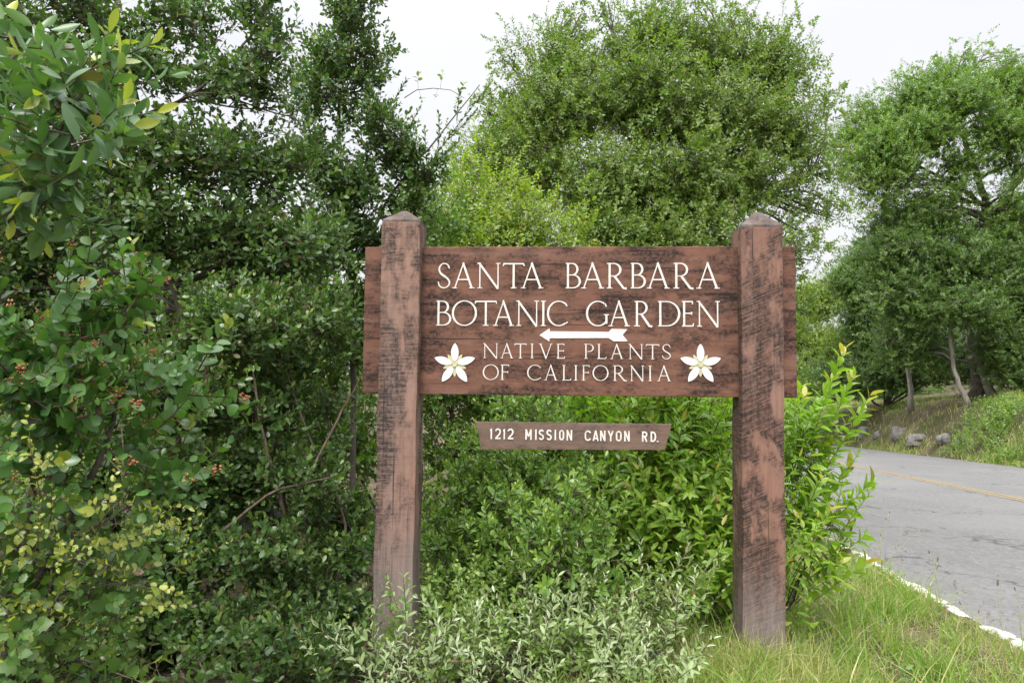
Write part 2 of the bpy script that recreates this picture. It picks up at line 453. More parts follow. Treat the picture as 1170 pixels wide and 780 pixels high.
M['wood_a'] = wood_mat('stained_post_timber', (.265, .160, .120), (.175, .105, .080), (.020, .017, .016), 2, .40, .54, True, (.24, .185, .165), .5, 1.3, (-.62, -.15, .5, .75), .03)
M['wood_b'] = wood_mat('stained_rough_post_timber', (.235, .128, .092), (.155, .084, .061), (.016, .013, .012), 2, .41, .52, True, (.26, .19, .165), .35, 4.2, (-.70, -.30, .4, .6), .42)
M['wood_cap'] = wood_mat('weathered_grey_end_grain', (.125, .088, .070), (.072, .052, .042), (.03, .027, .025), 2, .44, .6, False, (.22, .2, .18), .5, 2.0)
M['wood_board'] = wood_mat('stained_board_timber', (.19, .092, .060), (.112, .052, .034), (.012, .009, .008), 0, .42, .56, False, (.21, .14, .11), .35, 6.6)
M['wood_plank'] = wood_mat('stained_plank_timber', (.172, .110, .080), (.108, .070, .052), (.04, .03, .027), 0, .46, .62, False, (.19, .155, .135), .7, 9.1)

Rsign = Euler((0, 0, YAW)).to_matrix().to_4x4()
zpost0 = -.25
sign = empty('entrance_sign', (bc[0], bc[1], 0.0), 'large brown timber entrance sign on two square posts with carved white lettering and arrow', 'sign')
sign.rotation_euler = (0, 0, YAW)
def s_local(u, v, w):      # sign coordinates: along, up, towards the viewer
    return (u, -w, v)
def make_post(l, ztop, wood, capmat, w=.168, d=.168, lean=0.0, cap_h=.060, capw=None, shoulder=.0):
    """square post with a hipped top; l = offset along the sign"""
    H = ztop - cap_h - zpost0
    o = box_bevel('post', w, d, H, .007, wood, sign, s_local(l, zpost0+H/2, -.025))
    # a little unevenness of the sawn faces
    import bmesh
    bm = bmesh.new(); bm.from_mesh(o.data)
    bmesh.ops.subdivide_edges(bm, edges=[e for e in bm.edges if abs(e.verts[0].co.z-e.verts[1].co.z) > .5], cuts=24, use_grid_fill=True)
    for vv in bm.verts:
        vv.co.x += .0016*math.sin(vv.co.z*9+l*5)+.0012*math.sin(vv.co.z*23+1); vv.co.y += .0014*math.sin(vv.co.z*13+2)
    bm.to_mesh(o.data); bm.free()
    b = MB(); a = w/2-.001; e = d/2-.001; tw = .010
    lo = -.004
    V = [(-a, -e, lo), (a, -e, lo), (a, e, lo), (-a, e, lo)]
    V += [(-a*.985, -e*.985, .006), (a*.985, -e*.985, .006), (a*.985, e*.985, .006), (-a*.985, e*.985, .006)]
    V += [(-tw, -tw, cap_h), (tw, -tw, cap_h), (tw, tw, cap_h), (-tw, tw, cap_h)]
    F = [(0, 1, 5, 4), (1, 2, 6, 5), (2, 3, 7, 6), (3, 0, 4, 7), (4, 5, 9, 8), (5, 6, 10, 9), (6, 7, 11, 10), (7, 4, 8, 11), (8, 9, 10, 11), (3, 2, 1, 0)]
    b.add(V, F)
    c = b.build('cap', capmat, o, smoothed=False); c.location = (0, 0, H/2+.002)
    return o
ua, va = onboard(458.5, 234, .06+.06); make_post(-.7565, BZ+va, M['wood_a'], M['wood_cap'])
ub, vb = onboard(869, 233, .06+.06); make_post(.7684, BZ+vb, M['wood_b'], M['wood_cap'], w=.172, d=.168, cap_h=.076)

board = box_bevel('board', BW, .05, BH, .004, M['wood_board'], sign, s_local(0, BZ, -.026), (0, -TILT, 0))
board['label'] = 'wide reddish brown panel'

# ---- lettering: hand drawn roman capitals, built of strokes
def ell(cx, cy, rx, ry, a0, a1, n=22):
    a = np.radians(np.linspace(a0, a1, n)); return [(cx+rx*math.cos(x), cy+ry*math.sin(x)) for x in a]
TH, MD, TN = .080, .068, .047
def roman(ch):
    S = []
    def st(pts, w): S.append((pts, w))
    def ser(x, y, half=.10): S.append(([('abs', x, y, -half), ('abs', x, y, half)], .036))
    if ch == 'A':
        st([(.10, 0), (.5, 1.02)], TN); st([(.47, 1.0), (.88, 0)], TH); st([(.26, .345), (.75, .345)], .05); ser(.10, .02, .09); ser(.88, .02, .1)
    elif ch == 'B':
        st([(.18, 0), (.18, 1)], TH); st([(.05, .975), (.18, .975)]+ell(.42, .75, .34, .225, 90, -90)+[(.18, .525)], 'auto')
        st([(.18, .525), (.42, .525)]+ell(.48, .275, .43, .25, 90, -90)+[(.05, .025)], 'auto')
    elif ch == 'C':
        st(ell(.56, .5, .5, .48, 52, 308, 34), 'auto'); st([(.87, .90), (.94, .78)], .05); st([(.88, .10), (.97, .17)], .045)
    elif ch == 'D':
        st([(.13, 0), (.13, 1)], TH); st([(.03, .975), (.13, .975), (.38, .975)]+ell(.40, .5, .55, .475, 90, -90, 30)+[(.03, .025)], 'auto')
    elif ch == 'E':
        st([(.2, 0), (.2, 1)], TH); st([(.02, .975), (.92, .975)], .05); st([(.2, .52), (.85, .52)], .05); st([(.02, .025), (.97, .025)], .05)
        st([(.92, .99), (.92, .88)], .045); st([(.85, .58), (.85, .46)], .045); st([(.96, .01), (1.0, .13)], .045)
    elif ch == 'F':
        st([(.2, 0), (.2, 1)], TH); st([(.02, .975), (.94, .975)], .05); st([(.2, .52), (.84, .52)], .05); ser(.2, .02, .12)
        st([(.94, .99), (.94, .88)], .045); st([(.84, .58), (.84, .46)], .045)
    elif ch == 'G':
        st(ell(.54, .5, .5, .48, 55, 325, 34), 'auto'); st([(.86, .90), (.93, .77)], .05); st([(.93, .44), (.93, .10)], TH); ser(.93, .455, .10)
    elif ch == 'I':
        st([(.5, 0), (.5, 1)], TH); ser(.5, .02, .10); ser(.5, .98, .10)
    elif ch == 'L':
        st([(.22, 0), (.22, 1)], TH); st([(.04, .025), (.93, .025)], .05); ser(.22, .98, .11); st([(.92, .01), (1.0, .14)], .045)
    elif ch == 'N':
        st([(.11, 0), (.11, 1.0)], TN); st([(.07, 1.0), (.89, -.02)], TH); st([(.89, -.02), (.89, 1)], TN); ser(.11, .02, .09); ser(.89, .98, .09); ser(.05, .985, .05)
    elif ch == 'O':
        st(ell(.5, .5, .48, .485, 0, 360, 46), 'auto')
    elif ch == 'P':
        st([(.2, 0), (.2, 1)], TH); st([(.04, .975), (.2, .975)]+ell(.48, .73, .44, .245, 90, -90)+[(.34, .485)], 'auto'); ser(.2, .02, .12)
    elif ch == 'R':
        st([(.16, 0), (.16, 1)], TH); st([(.03, .975), (.16, .975)]+ell(.36, .73, .33, .245, 90, -90)+[(.16, .485)], 'auto')
        st([(.40, .485), (.84, .02), (1.0, .0)], .085); ser(.16, .02, .11)
    elif ch == 'S':
        st(ell(.5, .755, .38, .225, 35, 180, 14)+[(.14, .68), (.24, .585), (.48, .49), (.74, .39), (.88, .28)]+ell(.48, .245, .42, .225, 0, -150, 16), 'sauto')
        st([(.81, .90), (.87, .78)], .045); st([(.11, .12), (.06, .26)], .045)
    elif ch == 'T':
        st([(.5, 0), (.5, .97)], TH); st([(.02, .965), (.98, .965)], .058); ser(.5, .02, .11); st([(.03, .985), (0, .87)], .045); st([(.97, .985), (1.0, .87)], .045)
    elif ch == 'V':
        st([(.1, 1), (.53, -.02)], TH); st([(.5, -.02), (.9, 1)], TN); ser(.1, .98, .09); ser(.9, .98, .08)
    return S
def block(ch):
    S = []; w = .145
    def st(pts): S.append((pts, w))
    if ch == '1': st([(.5, .0), (.5, 1)]); st([(.5, .95), (.2, .78)])
    elif ch == '2': st(ell(.5, .74, .40, .24, 170, -20, 14)+[(.84, .55), (.16, .09)]); st([(.06, .08), (.98, .08)])
    elif ch == 'M': st([(.13, 0), (.13, 1)]); st([(.13, .97), (.5, .3)]); st([(.5, .3), (.87, .97)]); st([(.87, 1), (.87, 0)])
    elif ch == 'I': st([(.5, 0), (.5, 1)])
    elif ch == 'S': st(ell(.5, .73, .37, .21, 20, 180, 10)+[(.16, .63), (.35, .53), (.65, .47), (.84, .37)]+ell(.5, .27, .37, .21, 0, -160, 10))
    elif ch == 'O': st([(.14, .3), (.14, .7)]+ell(.5, .7, .36, .23, 180, 0, 10)+[(.86, .3)]+ell(.5, .3, .36, .23, 0, -180, 10))
    elif ch == 'N': st([(.14, 0), (.14, 1)]); st([(.14, .97), (.86, .03)]); st([(.86, 0), (.86, 1)])
    elif ch == 'C': st(ell(.55, .7, .41, .23, 15, 180, 10)+ell(.55, .3, .41, .23, 180, 345, 10))
    elif ch == 'A': st([(.12, 0), (.5, 1)]); st([(.5, 1), (.88, 0)]); st([(.22, .24), (.78, .24)])
    elif ch == 'Y': st([(.1, 1), (.5, .42)]); st([(.9, 1), (.5, .42)]); st([(.5, .48), (.5, 0)])
    elif ch == 'R': st([(.14, 0), (.14, 1)]); st([(.14, .92), (.5, .92)]+ell(.52, .71, .34, .21, 90, -90, 10)+[(.14, .5)]); st([(.5, .48), (.88, 0)])
    elif ch == 'D': st([(.14, 0), (.14, 1)]); st([(.14, .92), (.42, .92)]+ell(.46, .5, .4, .42, 90, -90, 14)+[(.14, .08)])
    elif ch == '.': st([(.5, .0), (.5, .12)])
    return S
class Strokes:
    def __init__(s): s.b = MB(); s.k = 0
    def stroke(s, P, W, depth=.0022):
        """P in board metres (u, v); W widths; a raised bead of paint"""
        P = np.asarray(P, float); n = len(P)
        W = np.broadcast_to(np.asarray(W, float), (n,)).copy()
        W *= 1+.05*np.sin(np.arange(n)*2.1+s.k)
        d = np.gradient(P, axis=0); d /= np.linalg.norm(d, axis=1)[:, None]+1e-12
        nrm = np.stack([-d[:, 1], d[:, 0]], 1)
        z = depth + (s.k % 11)*.00012; s.k += 1
        L = P+nrm*W[:, None]/2; Rr = P-nrm*W[:, None]/2
        V = [(p[0], -z, p[1]) for p in L]+[(p[0], -z, p[1]) for p in Rr]+[(p[0], .001, p[1]) for p in L]+[(p[0], .001, p[1]) for p in Rr]
        F = []
        for i in range(n-1):
            F += [(i, n+i, n+i+1, i+1), (i+1, 2*n+i+1, 2*n+i, i), (n+i, 3*n+i, 3*n+i+1, n+i+1)]
        F += [(0, 2*n, 3*n, n), (n-1, 2*n-1, 4*n-1, 3*n-1)]
        s.b.add(V, F)
    def glyph(s, ch, u0, u1, v0, v1, font):
        w, h = u1-u0, v1-v0
        for pts, wd in font(ch):
            if pts and isinstance(pts[0][0], str):
                P = [(u0+p[1]*w+p[3]*h, v0+p[2]*h) for p in pts]
            else:
                P = [(u0+p[0]*w, v0+p[1]*h) for p in pts]
            P = np.array(P)
            if wd == 'auto' or wd == 'sauto':
                d = np.gradient(P, axis=0); d /= np.linalg.norm(d, axis=1)[:, None]+1e-12
                f = np.abs(d[:, 1])**1.5 if wd == 'auto' else 1-np.clip(np.abs(P[:, 1]-(v0+.5*h))/(.5*h), 0, 1)**1.2
                ww = (.040+(.082-.040)*f)*h
            else: ww = wd*h
            s.stroke(P, ww)
def poly(b, P, z, back=.001, mi=0):
    n = len(P)
    V = [(p[0], -z, p[1]) for p in P]+[(p[0], back, p[1]) for p in P]
    b.add(V, [tuple(range(n))]+[(i, n+i, n+(i+1) % n, (i+1) % n) for i in range(n)], mi)

LINES = [
 (300.3, 329.6, [('S', 500, 515.3), ('A', 517.2, 542.3), ('N', 545.4, 572), ('T', 575, 598.8), ('A', 595.3, 621), ('B', 645.6, 664.2), ('A', 664.2, 690.3),
   ('R', 692.8, 716), ('B', 719.7, 738.3), ('A', 739.2, 765), ('R', 769, 792.2), ('A', 795.6, 822.3)]),
 (343.6, 372.6, [('B', 497.7, 516.2), ('O', 516.9, 544.4), ('T', 542.8, 567.4), ('A', 563.6, 587.5), ('N', 590, 616), ('I', 618.4, 623.2), ('C', 624.6, 649.3),
   ('G', 669.7, 694.6), ('A', 695.5, 719.5), ('R', 724.4, 745.2), ('D', 751, 777.3), ('E', 779, 792.2), ('N', 796.2, 822.8)]),
 (392.7, 409.7, [('N', 552, 569.5), ('A', 572, 586.5), ('T', 588, 601.3), ('I', 605.6, 610.3), ('V', 615.9, 631.3), ('E', 635.9, 645.2), ('P', 667.2, 678.6),
   ('L', 682, 692.8), ('A', 697.4, 712.3), ('N', 718.2, 735.1), ('T', 738.2, 753), ('S', 756.2, 767)]),
 (417.0, 434.6, [('O', 552, 569.5), ('F', 572, 581.8), ('C', 602, 618.5), ('A', 622, 637), ('L', 642, 652.4), ('I', 655.9, 660), ('F', 665, 673.8), ('O', 677.4, 694.9),
   ('R', 700, 716), ('N', 720, 736.2), ('I', 741, 744.6), ('A', 751, 766.5)])]
def place(o, w=0.0):     # child of the board, sitting on its front face
    o.parent = board; o.location = (0, -.025-w, 0)
for (yt, yb, L) in LINES:
    S = Strokes()
    mx = .5*(L[0][1]+L[-1][2]); vt = onboard(mx, yt)[1]; vb_ = onboard(mx, yb)[1]
    for (ch, x0, x1) in L:
        u0 = onboard(x0, .5*(yt+yb))[0]; u1 = onboard(x1, .5*(yt+yb))[0]
        S.glyph(ch, u0, u1, vb_, vt, roman)
    place(S.b.build('lettering', M['paint'], smoothed=False))
b = MB()
arr = [(160, 125), (272, 50), (272, 82), (930, 90), (962, 56), (1138, 60), (1085, 122), (1142, 192), (985, 192), (930, 156), (272, 158), (270, 194)]
poly(b, [onboard(600+x/9.75, 370+y/9.75) for x, y in arr][::-1], .003)
place(b.build('arrow', M['petal'], smoothed=False))
def flower(cx, cy):
    """five white petals over five short sepals and a small disc"""
    u, v = onboard(cx, cy); px = abs(onboard(cx+1, cy)[0]-u)
    b = MB()
    def petal(ang, r0, r1, wid, z, mi):
        a = math.radians(ang); P = []
        for i in range(13):
            t = i/12; P.append((r0+(r1-r0)*t, wid*math.sin(math.pi*t**.95)**.75))
        P = P+[(x, -y) for x, y in P[-2:0:-1]]
        ca, sa = math.cos(a), math.sin(a)
        poly(b, [(u+(x*ca-y*sa)*px, v+(x*sa+y*ca)*px) for x, y in P], z, mi=mi)
    for k in range(5): petal(-90+72*k, 2, 14.0, 2.3, .0015, 1)
    for k in range(5): petal(90+72*k, 3.2, 24.2, 4.3, .0042+.0002*k, 0)
    poly(b, [(u+3.0*px*math.cos(a), v+3.0*px*math.sin(a)) for a in np.linspace(0, 2*np.pi, 15)[:-1]], .0062, mi=1)
    place(b.build('flower_emblem', [M['petal'], M['sepal']], smoothed=False))
flower(519.6, 416.2); flower(800.4, 416.6)

# ---- the small address plank hung between the posts on a steel stake behind
pc = bc + nn*.03
plaque = empty('address_sign', (pc[0]+.0, pc[1], 0.0), 'small wooden address plank with slanted ends and white block lettering below the big panel', 'sign')
plaque.rotation_euler = (0, 0, YAW)
def onpl(px, py):
    u, v = onboard(px, py, .03); return u, BZ+v
P = [onpl(544.5, 482.3), onpl(768, 484), onpl(760, 513.2), onpl(551, 513.4)]
b = MB(); V = [(p[0], 0, p[1]) for p in P]+[(p[0], .032, p[1]) for p in P]
b.add(V, [(3, 2, 1, 0), (4, 5, 6, 7), (0, 1, 5, 4), (1, 2, 6, 5), (2, 3, 7, 6), (3, 0, 4, 7)])
plank = b.build('plank', M['wood_plank'], plaque, smoothed=False)
S = Strokes()
for (ch, x0, x1) in [('1', 560.2, 564), ('2', 566.2, 572.9), ('1', 575, 578.8), ('2', 580.5, 587.4), ('M', 600.8, 608.4), ('I', 611.2, 614.8), ('S', 616.3, 622.2), ('S', 625, 631.2),
    ('I', 633.4, 637), ('O', 639.5, 645.3), ('N', 648, 654.5), ('C', 668.6, 675.6), ('A', 677.8, 684.8), ('N', 686.3, 692.5), ('Y', 695.2, 701.7), ('O', 704.2, 711), ('N', 713.8, 720.2),
    ('R', 734.2, 740.4), ('D', 743.9, 750.4), ('.', 751, 753)]:
    u0, v0 = onpl(x0, 503.0); u1, v1 = onpl(x1, 491.2)
    S.glyph(ch, u0, u1, onpl(656, 503)[1], onpl(656, 491.2)[1], block)
lt = S.b.build('lettering', M['paint'], plank, smoothed=False)
b = MB()
uc, vc = onpl(656, 500)
b.tube([(uc, .030, vc), (uc, .34, vc-.01), (uc, .52, vc-.03), (uc, .56, vc-.10), (uc, .56, vc-.4), (uc, .56, -.3)], .009, 8)
b.build('stake', M['steel'], plaque)

# ------------------------------------------------------------------ foliage kit
def leaf_tpl(L, W, n=4, fold=.25, curl=.15, peak=.5, pw=.8):
    """one leaf along +Y, upper side +Z"""
    if n == 1:
        V = np.array([(0, 0, 0), (W/2, L*peak, fold*W/2), (0, L, -curl*L), (-W/2, L*peak, fold*W/2)])
        return V, [(0, 1, 2), (0, 2, 3)]
    k = math.log(.5)/math.log(peak)
    V = [(0, 0, 0)]
    for i in range(1, n):
        s = i/n; w = W/2*math.sin(math.pi*s**k)**pw; z = -curl*L*s*s
        V += [(w, L*s, z+fold*w), (0, L*s, z), (-w, L*s, z+fold*w)]
    V.append((0, L, -curl*L)); e = len(V)-1
    F = [(0, 1, 2), (0, 2, 3)]
    for i in range(n-2):
        a = 1+3*i; c = a+3
        F += [(a, c, c+1, a+1), (a+1, c+1, c+2, a+2)]
    a = 1+3*(n-2)
    F += [(a, e, a+1), (a+1, e, a+2)]
    return np.array(V, float), F
def lobed_tpl(L, W, fold=.15, curl=.1):
    """a small lobed leaf (oak-like outline)"""
    prof = [(.0, .0), (.12, .16), (.25, .42), (.33, .30), (.48, .5), (.58, .34), (.74, .40), (.84, .22)]
    V = [(0, 0, 0)]
    for s, w in prof[1:]:
        z = -curl*L*s*s
        V += [(w*W, L*s, z+fold*w*W), (0, L*s, z), (-w*W, L*s, z+fold*w*W)]
    V.append((0, L, -curl*L)); e = len(V)-1; n = len(prof)-1
    F = [(0, 1, 2), (0, 2, 3)]
    for i in range(n-1):
        a = 1+3*i; c = a+3; F += [(a, c, c+1, a+1), (a+1, c+1, c+2, a+2)]
    a = 1+3*(n-1); F += [(a, e, a+1), (a+1, e, a+2)]
    return np.array(V, float), F

class Tpl: pass
def make_sprig(rng, LT, n, L, W, seg=4, ang0=75, ang1=25, fold=.25, curl=.15, peak=.5, pw=.8, arrange='alt', size=(1.0, .75), young=0.0,
               young_from=.75, twig=.0016, buds=0, lobed=False, bend=.15, t0=.1, ywhole=False, petiole=.0, dead=.03):
    b = MB()
    cx, cy = rng.uniform(-bend, bend, 2)
    def axis(t): return np.array([cx*LT*t*t, cy*LT*t*t, LT*t])
    if twig: b.tube([axis(t) for t in (0, .5, 1)], [twig, twig*.8, twig*.5], 3, 1, cap=False)
    for i in range(n):
        if arrange == 'opp': t = t0+(1-t0)*(i//2)/max(1, (n-1)//2); az = (i % 2)*np.pi+(i//2)*np.pi/2
        else: t = t0+(1-t0)*i/max(1, n-1); az = i*2.399963
        az += rng.normal(0, .25)
        ang = math.radians(ang0+(ang1-ang0)*t+rng.normal(0, 10))
        sc = (size[0]+(size[1]-size[0])*t)*rng.uniform(.75, 1.15)
        V, F = lobed_tpl(L*sc, W*sc, fold, curl*rng.uniform(.3, 1.8)) if lobed else leaf_tpl(L*sc, W*sc*rng.uniform(.85, 1.15), seg, fold*rng.uniform(.5, 1.4), curl*rng.uniform(.2, 1.9), peak, pw)
        rad = np.array([math.cos(az), math.sin(az), 0]); z = np.array([0, 0, 1.0])
        yv = math.cos(ang)*z+math.sin(ang)*rad; nv = math.sin(ang)*z-math.cos(ang)*rad
        xv = np.cross(yv, nv)
        tw = rng.normal(0, .35); xv, nv = xv*math.cos(tw)+nv*math.sin(tw), nv*math.cos(tw)-xv*math.sin(tw)
        Wd = V[:, :1]*xv+V[:, 1:2]*yv+V[:, 2:]*nv + axis(t)+petiole*L*yv
        yg = young*(1.0 if ywhole else smooth((t-young_from)/(1-young_from+1e-6)))*rng.uniform(.35 if ywhole else .6, 1)
        if rng.random() < dead: yg = -rng.uniform(.5, 1)
        tv = np.full(len(V), rng.uniform(0, .85)); tv[(np.abs(V[:, 0]) < 1e-9)] += .28 if len(V) > 12 else 0
        b.add(Wd, F, 0, tv, yg)
    for i in range(buds):
        p = axis(1.0)+rng.normal(0, 1, 3)*np.array([.007, .007, .010])+np.array([0, 0, .010]); r = rng.uniform(.002, .0042)
        o6 = np.array([(1, 0, 0), (0, 1, 0), (-1, 0, 0), (0, -1, 0), (0, 0, 1.4), (0, 0, -1.4)])*r+p
        b.add(o6, [(0, 1, 4), (1, 2, 4), (2, 3, 4), (3, 0, 4), (1, 0, 5), (2, 1, 5), (3, 2, 5), (0, 3, 5)], 2, .5)
    T = Tpl()
    T.v = np.concatenate(b.v); T.loops = np.concatenate(b.loops); T.tot = np.concatenate(b.tot); T.mi = np.concatenate(b.mi)
    T.tint = np.concatenate(b.tint); T.young = np.concatenate(b.young); T.area = n*L*W*.62; T.LT = LT; T.L = L
    return T
def scatter(b, tpls, pos, dirs, scale, rng, tint_var=.35, young_keep=None, weights=None, shade=None):
    """sprigs at pos, growing along dirs"""
    pos = np.asarray(pos); dirs = np.asarray(dirs, float); Mn = len(pos)
    if Mn == 0: return
    dirs = dirs/(np.linalg.norm(dirs, axis=1)[:, None]+1e-9)
    which = rng.choice(len(tpls), Mn, p=weights)
    rv = rng.normal(0, 1, (Mn, 3)); x = np.cross(dirs, rv); x /= np.linalg.norm(x, axis=1)[:, None]+1e-9
    y = np.cross(dirs, x)
    for k, T in enumerate(tpls):
        id_ = np.where(which == k)[0]
        if len(id_) == 0: continue
        Rm = np.stack([x[id_], y[id_], dirs[id_]], 2)           # columns
        s = scale[id_] if np.ndim(scale) else np.full(len(id_), scale)
        Vv = np.einsum('mij,nj->mni', Rm, T.v)*s[:, None, None]+pos[id_][:, None, :]
        nv = len(T.v)
        lo = (T.loops[None]+(np.arange(len(id_))*nv)[:, None]).ravel()
        off = rng.uniform(-tint_var, tint_var, len(id_))
        ti = np.clip(T.tint[None]*.75+.12+off[:, None], 0, 1).ravel()
        yk = np.ones(len(id_)) if young_keep is None else (rng.uniform(0, 1, len(id_)) < young_keep).astype(float)
        yo = np.where(T.young[None] < 0, T.young[None]*(rng.uniform(0, 1, len(id_)) < .6)[:, None], T.young[None]*yk[:, None]).ravel()
        b.add_raw(Vv.reshape(-1, 3), lo, np.tile(T.tot, len(id_)), np.tile(T.mi, len(id_)), ti, yo)

def curve(p, q, rng, wob=.12, n=6, sag=0.0):
    p = np.asarray(p, float); q = np.asarray(q, float); t = np.linspace(0, 1, n)[:, None]
    L = np.linalg.norm(q-p); o1 = rng.normal(0, wob*L, 3); o2 = rng.normal(0, wob*L*.5, 3)
    c = p+(q-p)*t+o1*np.sin(np.pi*t)*.6+o2*np.sin(2*np.pi*t)*.6
    c[:, 2] += sag*L*np.sin(np.pi*t[:, 0])
    return c
def lobe(px, py, Y, rpx, rpy, rd=None, cover=4.0):
    return dict(c=at(px, py, Y), r=np.array([rpx/FPX*Y, (rd if rd else .5*(rpx+rpy)/FPX*Y), rpy/FPX*Y]), Y=Y, a=math.pi*rpx*rpy, cover=cover)

def plant(name, label, cat, base, lobes, tpls, leafm, seed, trunk=None, bark='bark', twigm='twig', group=None, up=.45, out=.7, jit=.5, r_limb=.02, branch_r=.006,
          shell=.62, young=.35, spb=7, trunk_name='trunk', crown_name='crown', scale=(.8, 1.2), tint_var=.32, sprig_off=.5, cover_mul=1.0, limb_t=(.45, 1.0), extra_mats=(), branch_sides=4, limb_from_trunk=True, sub=0, subsize=.46, shoots=(), zsq=.75, shoot_tpl=None, shoot_gap=.017):
    """a woody plant: trunk and limbs (one mesh) and a crown of leafy sprigs (one mesh) that follow its branches"""
    rng = np.random.default_rng(seed)
    base = np.asarray(base, float)
    root = empty(name, base, label, cat, group)
    w = MB(); cr = MB()
    paths = []
    if trunk:
        for pts, r0, r1 in trunk:
            pts = np.asarray(pts, float)
            # resample smoothly
            tt = np.linspace(0, 1, len(pts)); t2 = np.linspace(0, 1, max(8, len(pts)*4))
            P = np.stack([np.interp(t2, tt, pts[:, k]) for k in range(3)], 1)
            for _ in range(2): P[1:-1] = .25*P[:-2]+.5*P[1:-1]+.25*P[2:]
            P[1:-1] += rng.normal(0, 1, (len(P)-2, 3))*r0*.22
            rr = np.linspace(r0, r1, len(P)); rr[0] *= 1.35
            w.tube(P, rr, 10, 0, wob=.08); paths.append((P, rr))
    if sub:
        L2 = []
        for lb in lobes:
            k = max(2, int(round(sub*min(1.0, (lb['a']/5000)**.5+.25))))
            for _ in range(k):
                d = rng.normal(0, 1, 3); d /= np.linalg.norm(d)
                q = lb['c']+d*lb['r']*rng.uniform(.25, .72)
                f = subsize*rng.uniform(.75, 1.35)
                L2.append(dict(c=q, r=lb['r']*f*np.array([1.1, 1.1, zsq]), Y=lb['Y'], a=lb['a']/k, cover=lb['cover']))
        lobes = L2
    for lb in lobes:
        c, r, Y = lb['c'], lb['r'], lb['Y']
        if paths and limb_from_trunk:
            best = None
            for P, rr in paths:
                dd = np.linalg.norm(P-c, axis=1)+np.maximum(0, P[:, 2]-c[2]+.3*r[2])*2.0
                j = int(np.argmin(dd))
                if best is None or dd[j] < best[0]: best = (dd[j], P[j], rr[j])
            a, ra = best[1], best[2]*.6
        else:
            a, ra = base+np.append(rng.normal(0, .06, 2), 0), r_limb
        rl = min(ra, r_limb)
        limb = curve(a, c+rng.normal(0, .15, 3)*r, rng, .10, 9, .05)
        w.tube(limb, np.linspace(rl, branch_r*.9, 9), 6, 0, cap=False)
        apx = np.mean([T.area for T in tpls])*(FPX/Y)**2*.55*np.mean(scale)**2
        cv = lb['cover']*(cover_mul if lb['cover'] >= 2.2 else 1.0+.35*(cover_mul-1))
        ns = max(6, int(cv*lb['a']/apx)); nb = max(3, int(round(ns/spb)))
        pos = []; dr = []
        for k in range(nb):
            d = rng.normal(0, 1, 3); d /= np.linalg.norm(d)
            rad = rng.uniform(shell, 1.0)**.8 if rng.random() < .8 else rng.uniform(.2, shell)
            q = c+d*r*rad
            st = limb[rng.integers(int(8*limb_t[0]), int(8*limb_t[1])+1)]
            br = curve(st, q, rng, .10, 6, .04)
            w.tube(br, np.linspace(branch_r, branch_r*.35, 6), branch_sides, 0, cap=False)
            t = np.clip(rng.beta(2.2, 1.1, spb), .12, 1.0); t[0] = 1.0
            ii = t*5; i0 = np.minimum(ii.astype(int), 4); fr = (ii-i0)[:, None]
            p = br[i0]*(1-fr)+br[i0+1]*fr
            bd = br[-1]-br[-3]; bd /= np.linalg.norm(bd)+1e-9
            od = (p-c)/r; od /= np.linalg.norm(od, axis=1)[:, None]+1e-9
            dd = .5*bd+out*.6*od+np.array([0, 0, up])+rng.normal(0, jit, (spb, 3))
            dd /= np.linalg.norm(dd, axis=1)[:, None]
            LT = np.mean([T.LT for T in tpls])
            offs = rng.normal(0, sprig_off*LT, (spb, 3))
            pos.append(p+offs); dr.append(dd)
        pos = np.concatenate(pos); dr = np.concatenate(dr)
        scatter(cr, tpls, pos, dr, rng.uniform(scale[0], scale[1], len(pos)), rng, tint_var, young)
    for p0, p1 in shoots:      # long leafy shoots, each a stem with its leaves
        p0 = np.asarray(p0); p1 = np.asarray(p1); LL = float(np.linalg.norm(p1-p0))
        T = make_sprig(rng, LL, int(LL/shoot_gap), t0=.18, bend=.12, **shoot_tpl)
        scatter(cr, [T], [p0], [p1-p0], np.array([1.0]), rng, .15, .6)
    if w.n:
        w.build(trunk_name, M[bark], root, origin=base)
    cr.build(crown_name, [M[leafm], M[twigm]]+[M[e] for e in extra_mats], root, origin=base)
    return root

rs = np.random.default_rng(5)
T_cean = [make_sprig(rs, .11, 10, .036, .0205, 4, 72, 28, peak=.60, pw=.65, young=.7, young_from=.7, curl=.12) for _ in range(6)]
T_toyon = [make_sprig(rs, .14, 11, .074, .027, 7, 82, 22, peak=.54, young=1, young_from=.74, curl=.12, fold=.3, size=(1, .7), twig=.0022) for _ in range(6)]
T_lemon = [make_sprig(rs, .14, 11, .046, .033, 7, 75, 40, peak=.57, pw=.6, young=.9 if i > 3 else .1, young_from=.7, curl=.08, fold=.22, size=(1, .7), twig=.0022, buds=12 if i % 3 == 0 else 0) for i in range(6)]
T_holly = [make_sprig(rs, .15, 8, .042, .034, young=.55, young_from=.4, curl=.12, lobed=True, size=(1.05, .6), twig=.0016, ang0=80, ang1=40) for i in range(5)]
T_yvine = [make_sprig(rs, .20, 15, .025, .018, young=1.0, ywhole=True, curl=.15, lobed=True, size=(1.0, .55), twig=.0013, ang0=75, ang1=45) for i in range(5)]
SUM = dict(seg=6, ang0=74, ang1=30, peak=.44, pw=.72, young=.9, young_from=.88, curl=.30, fold=.35, size=(1, .6), twig=.0026)
T_sumac = [make_sprig(rs, .36, 17, .092, .033, **SUM) for _ in range(6)]
T_coffee = [make_sprig(rs, .09, 11, .046, .019, 5, 85, 22, peak=.6, young=.8, young_from=.6, curl=.08, fold=.3, size=(1.05, .6), twig=.002, t0=.3) for _ in range(6)]
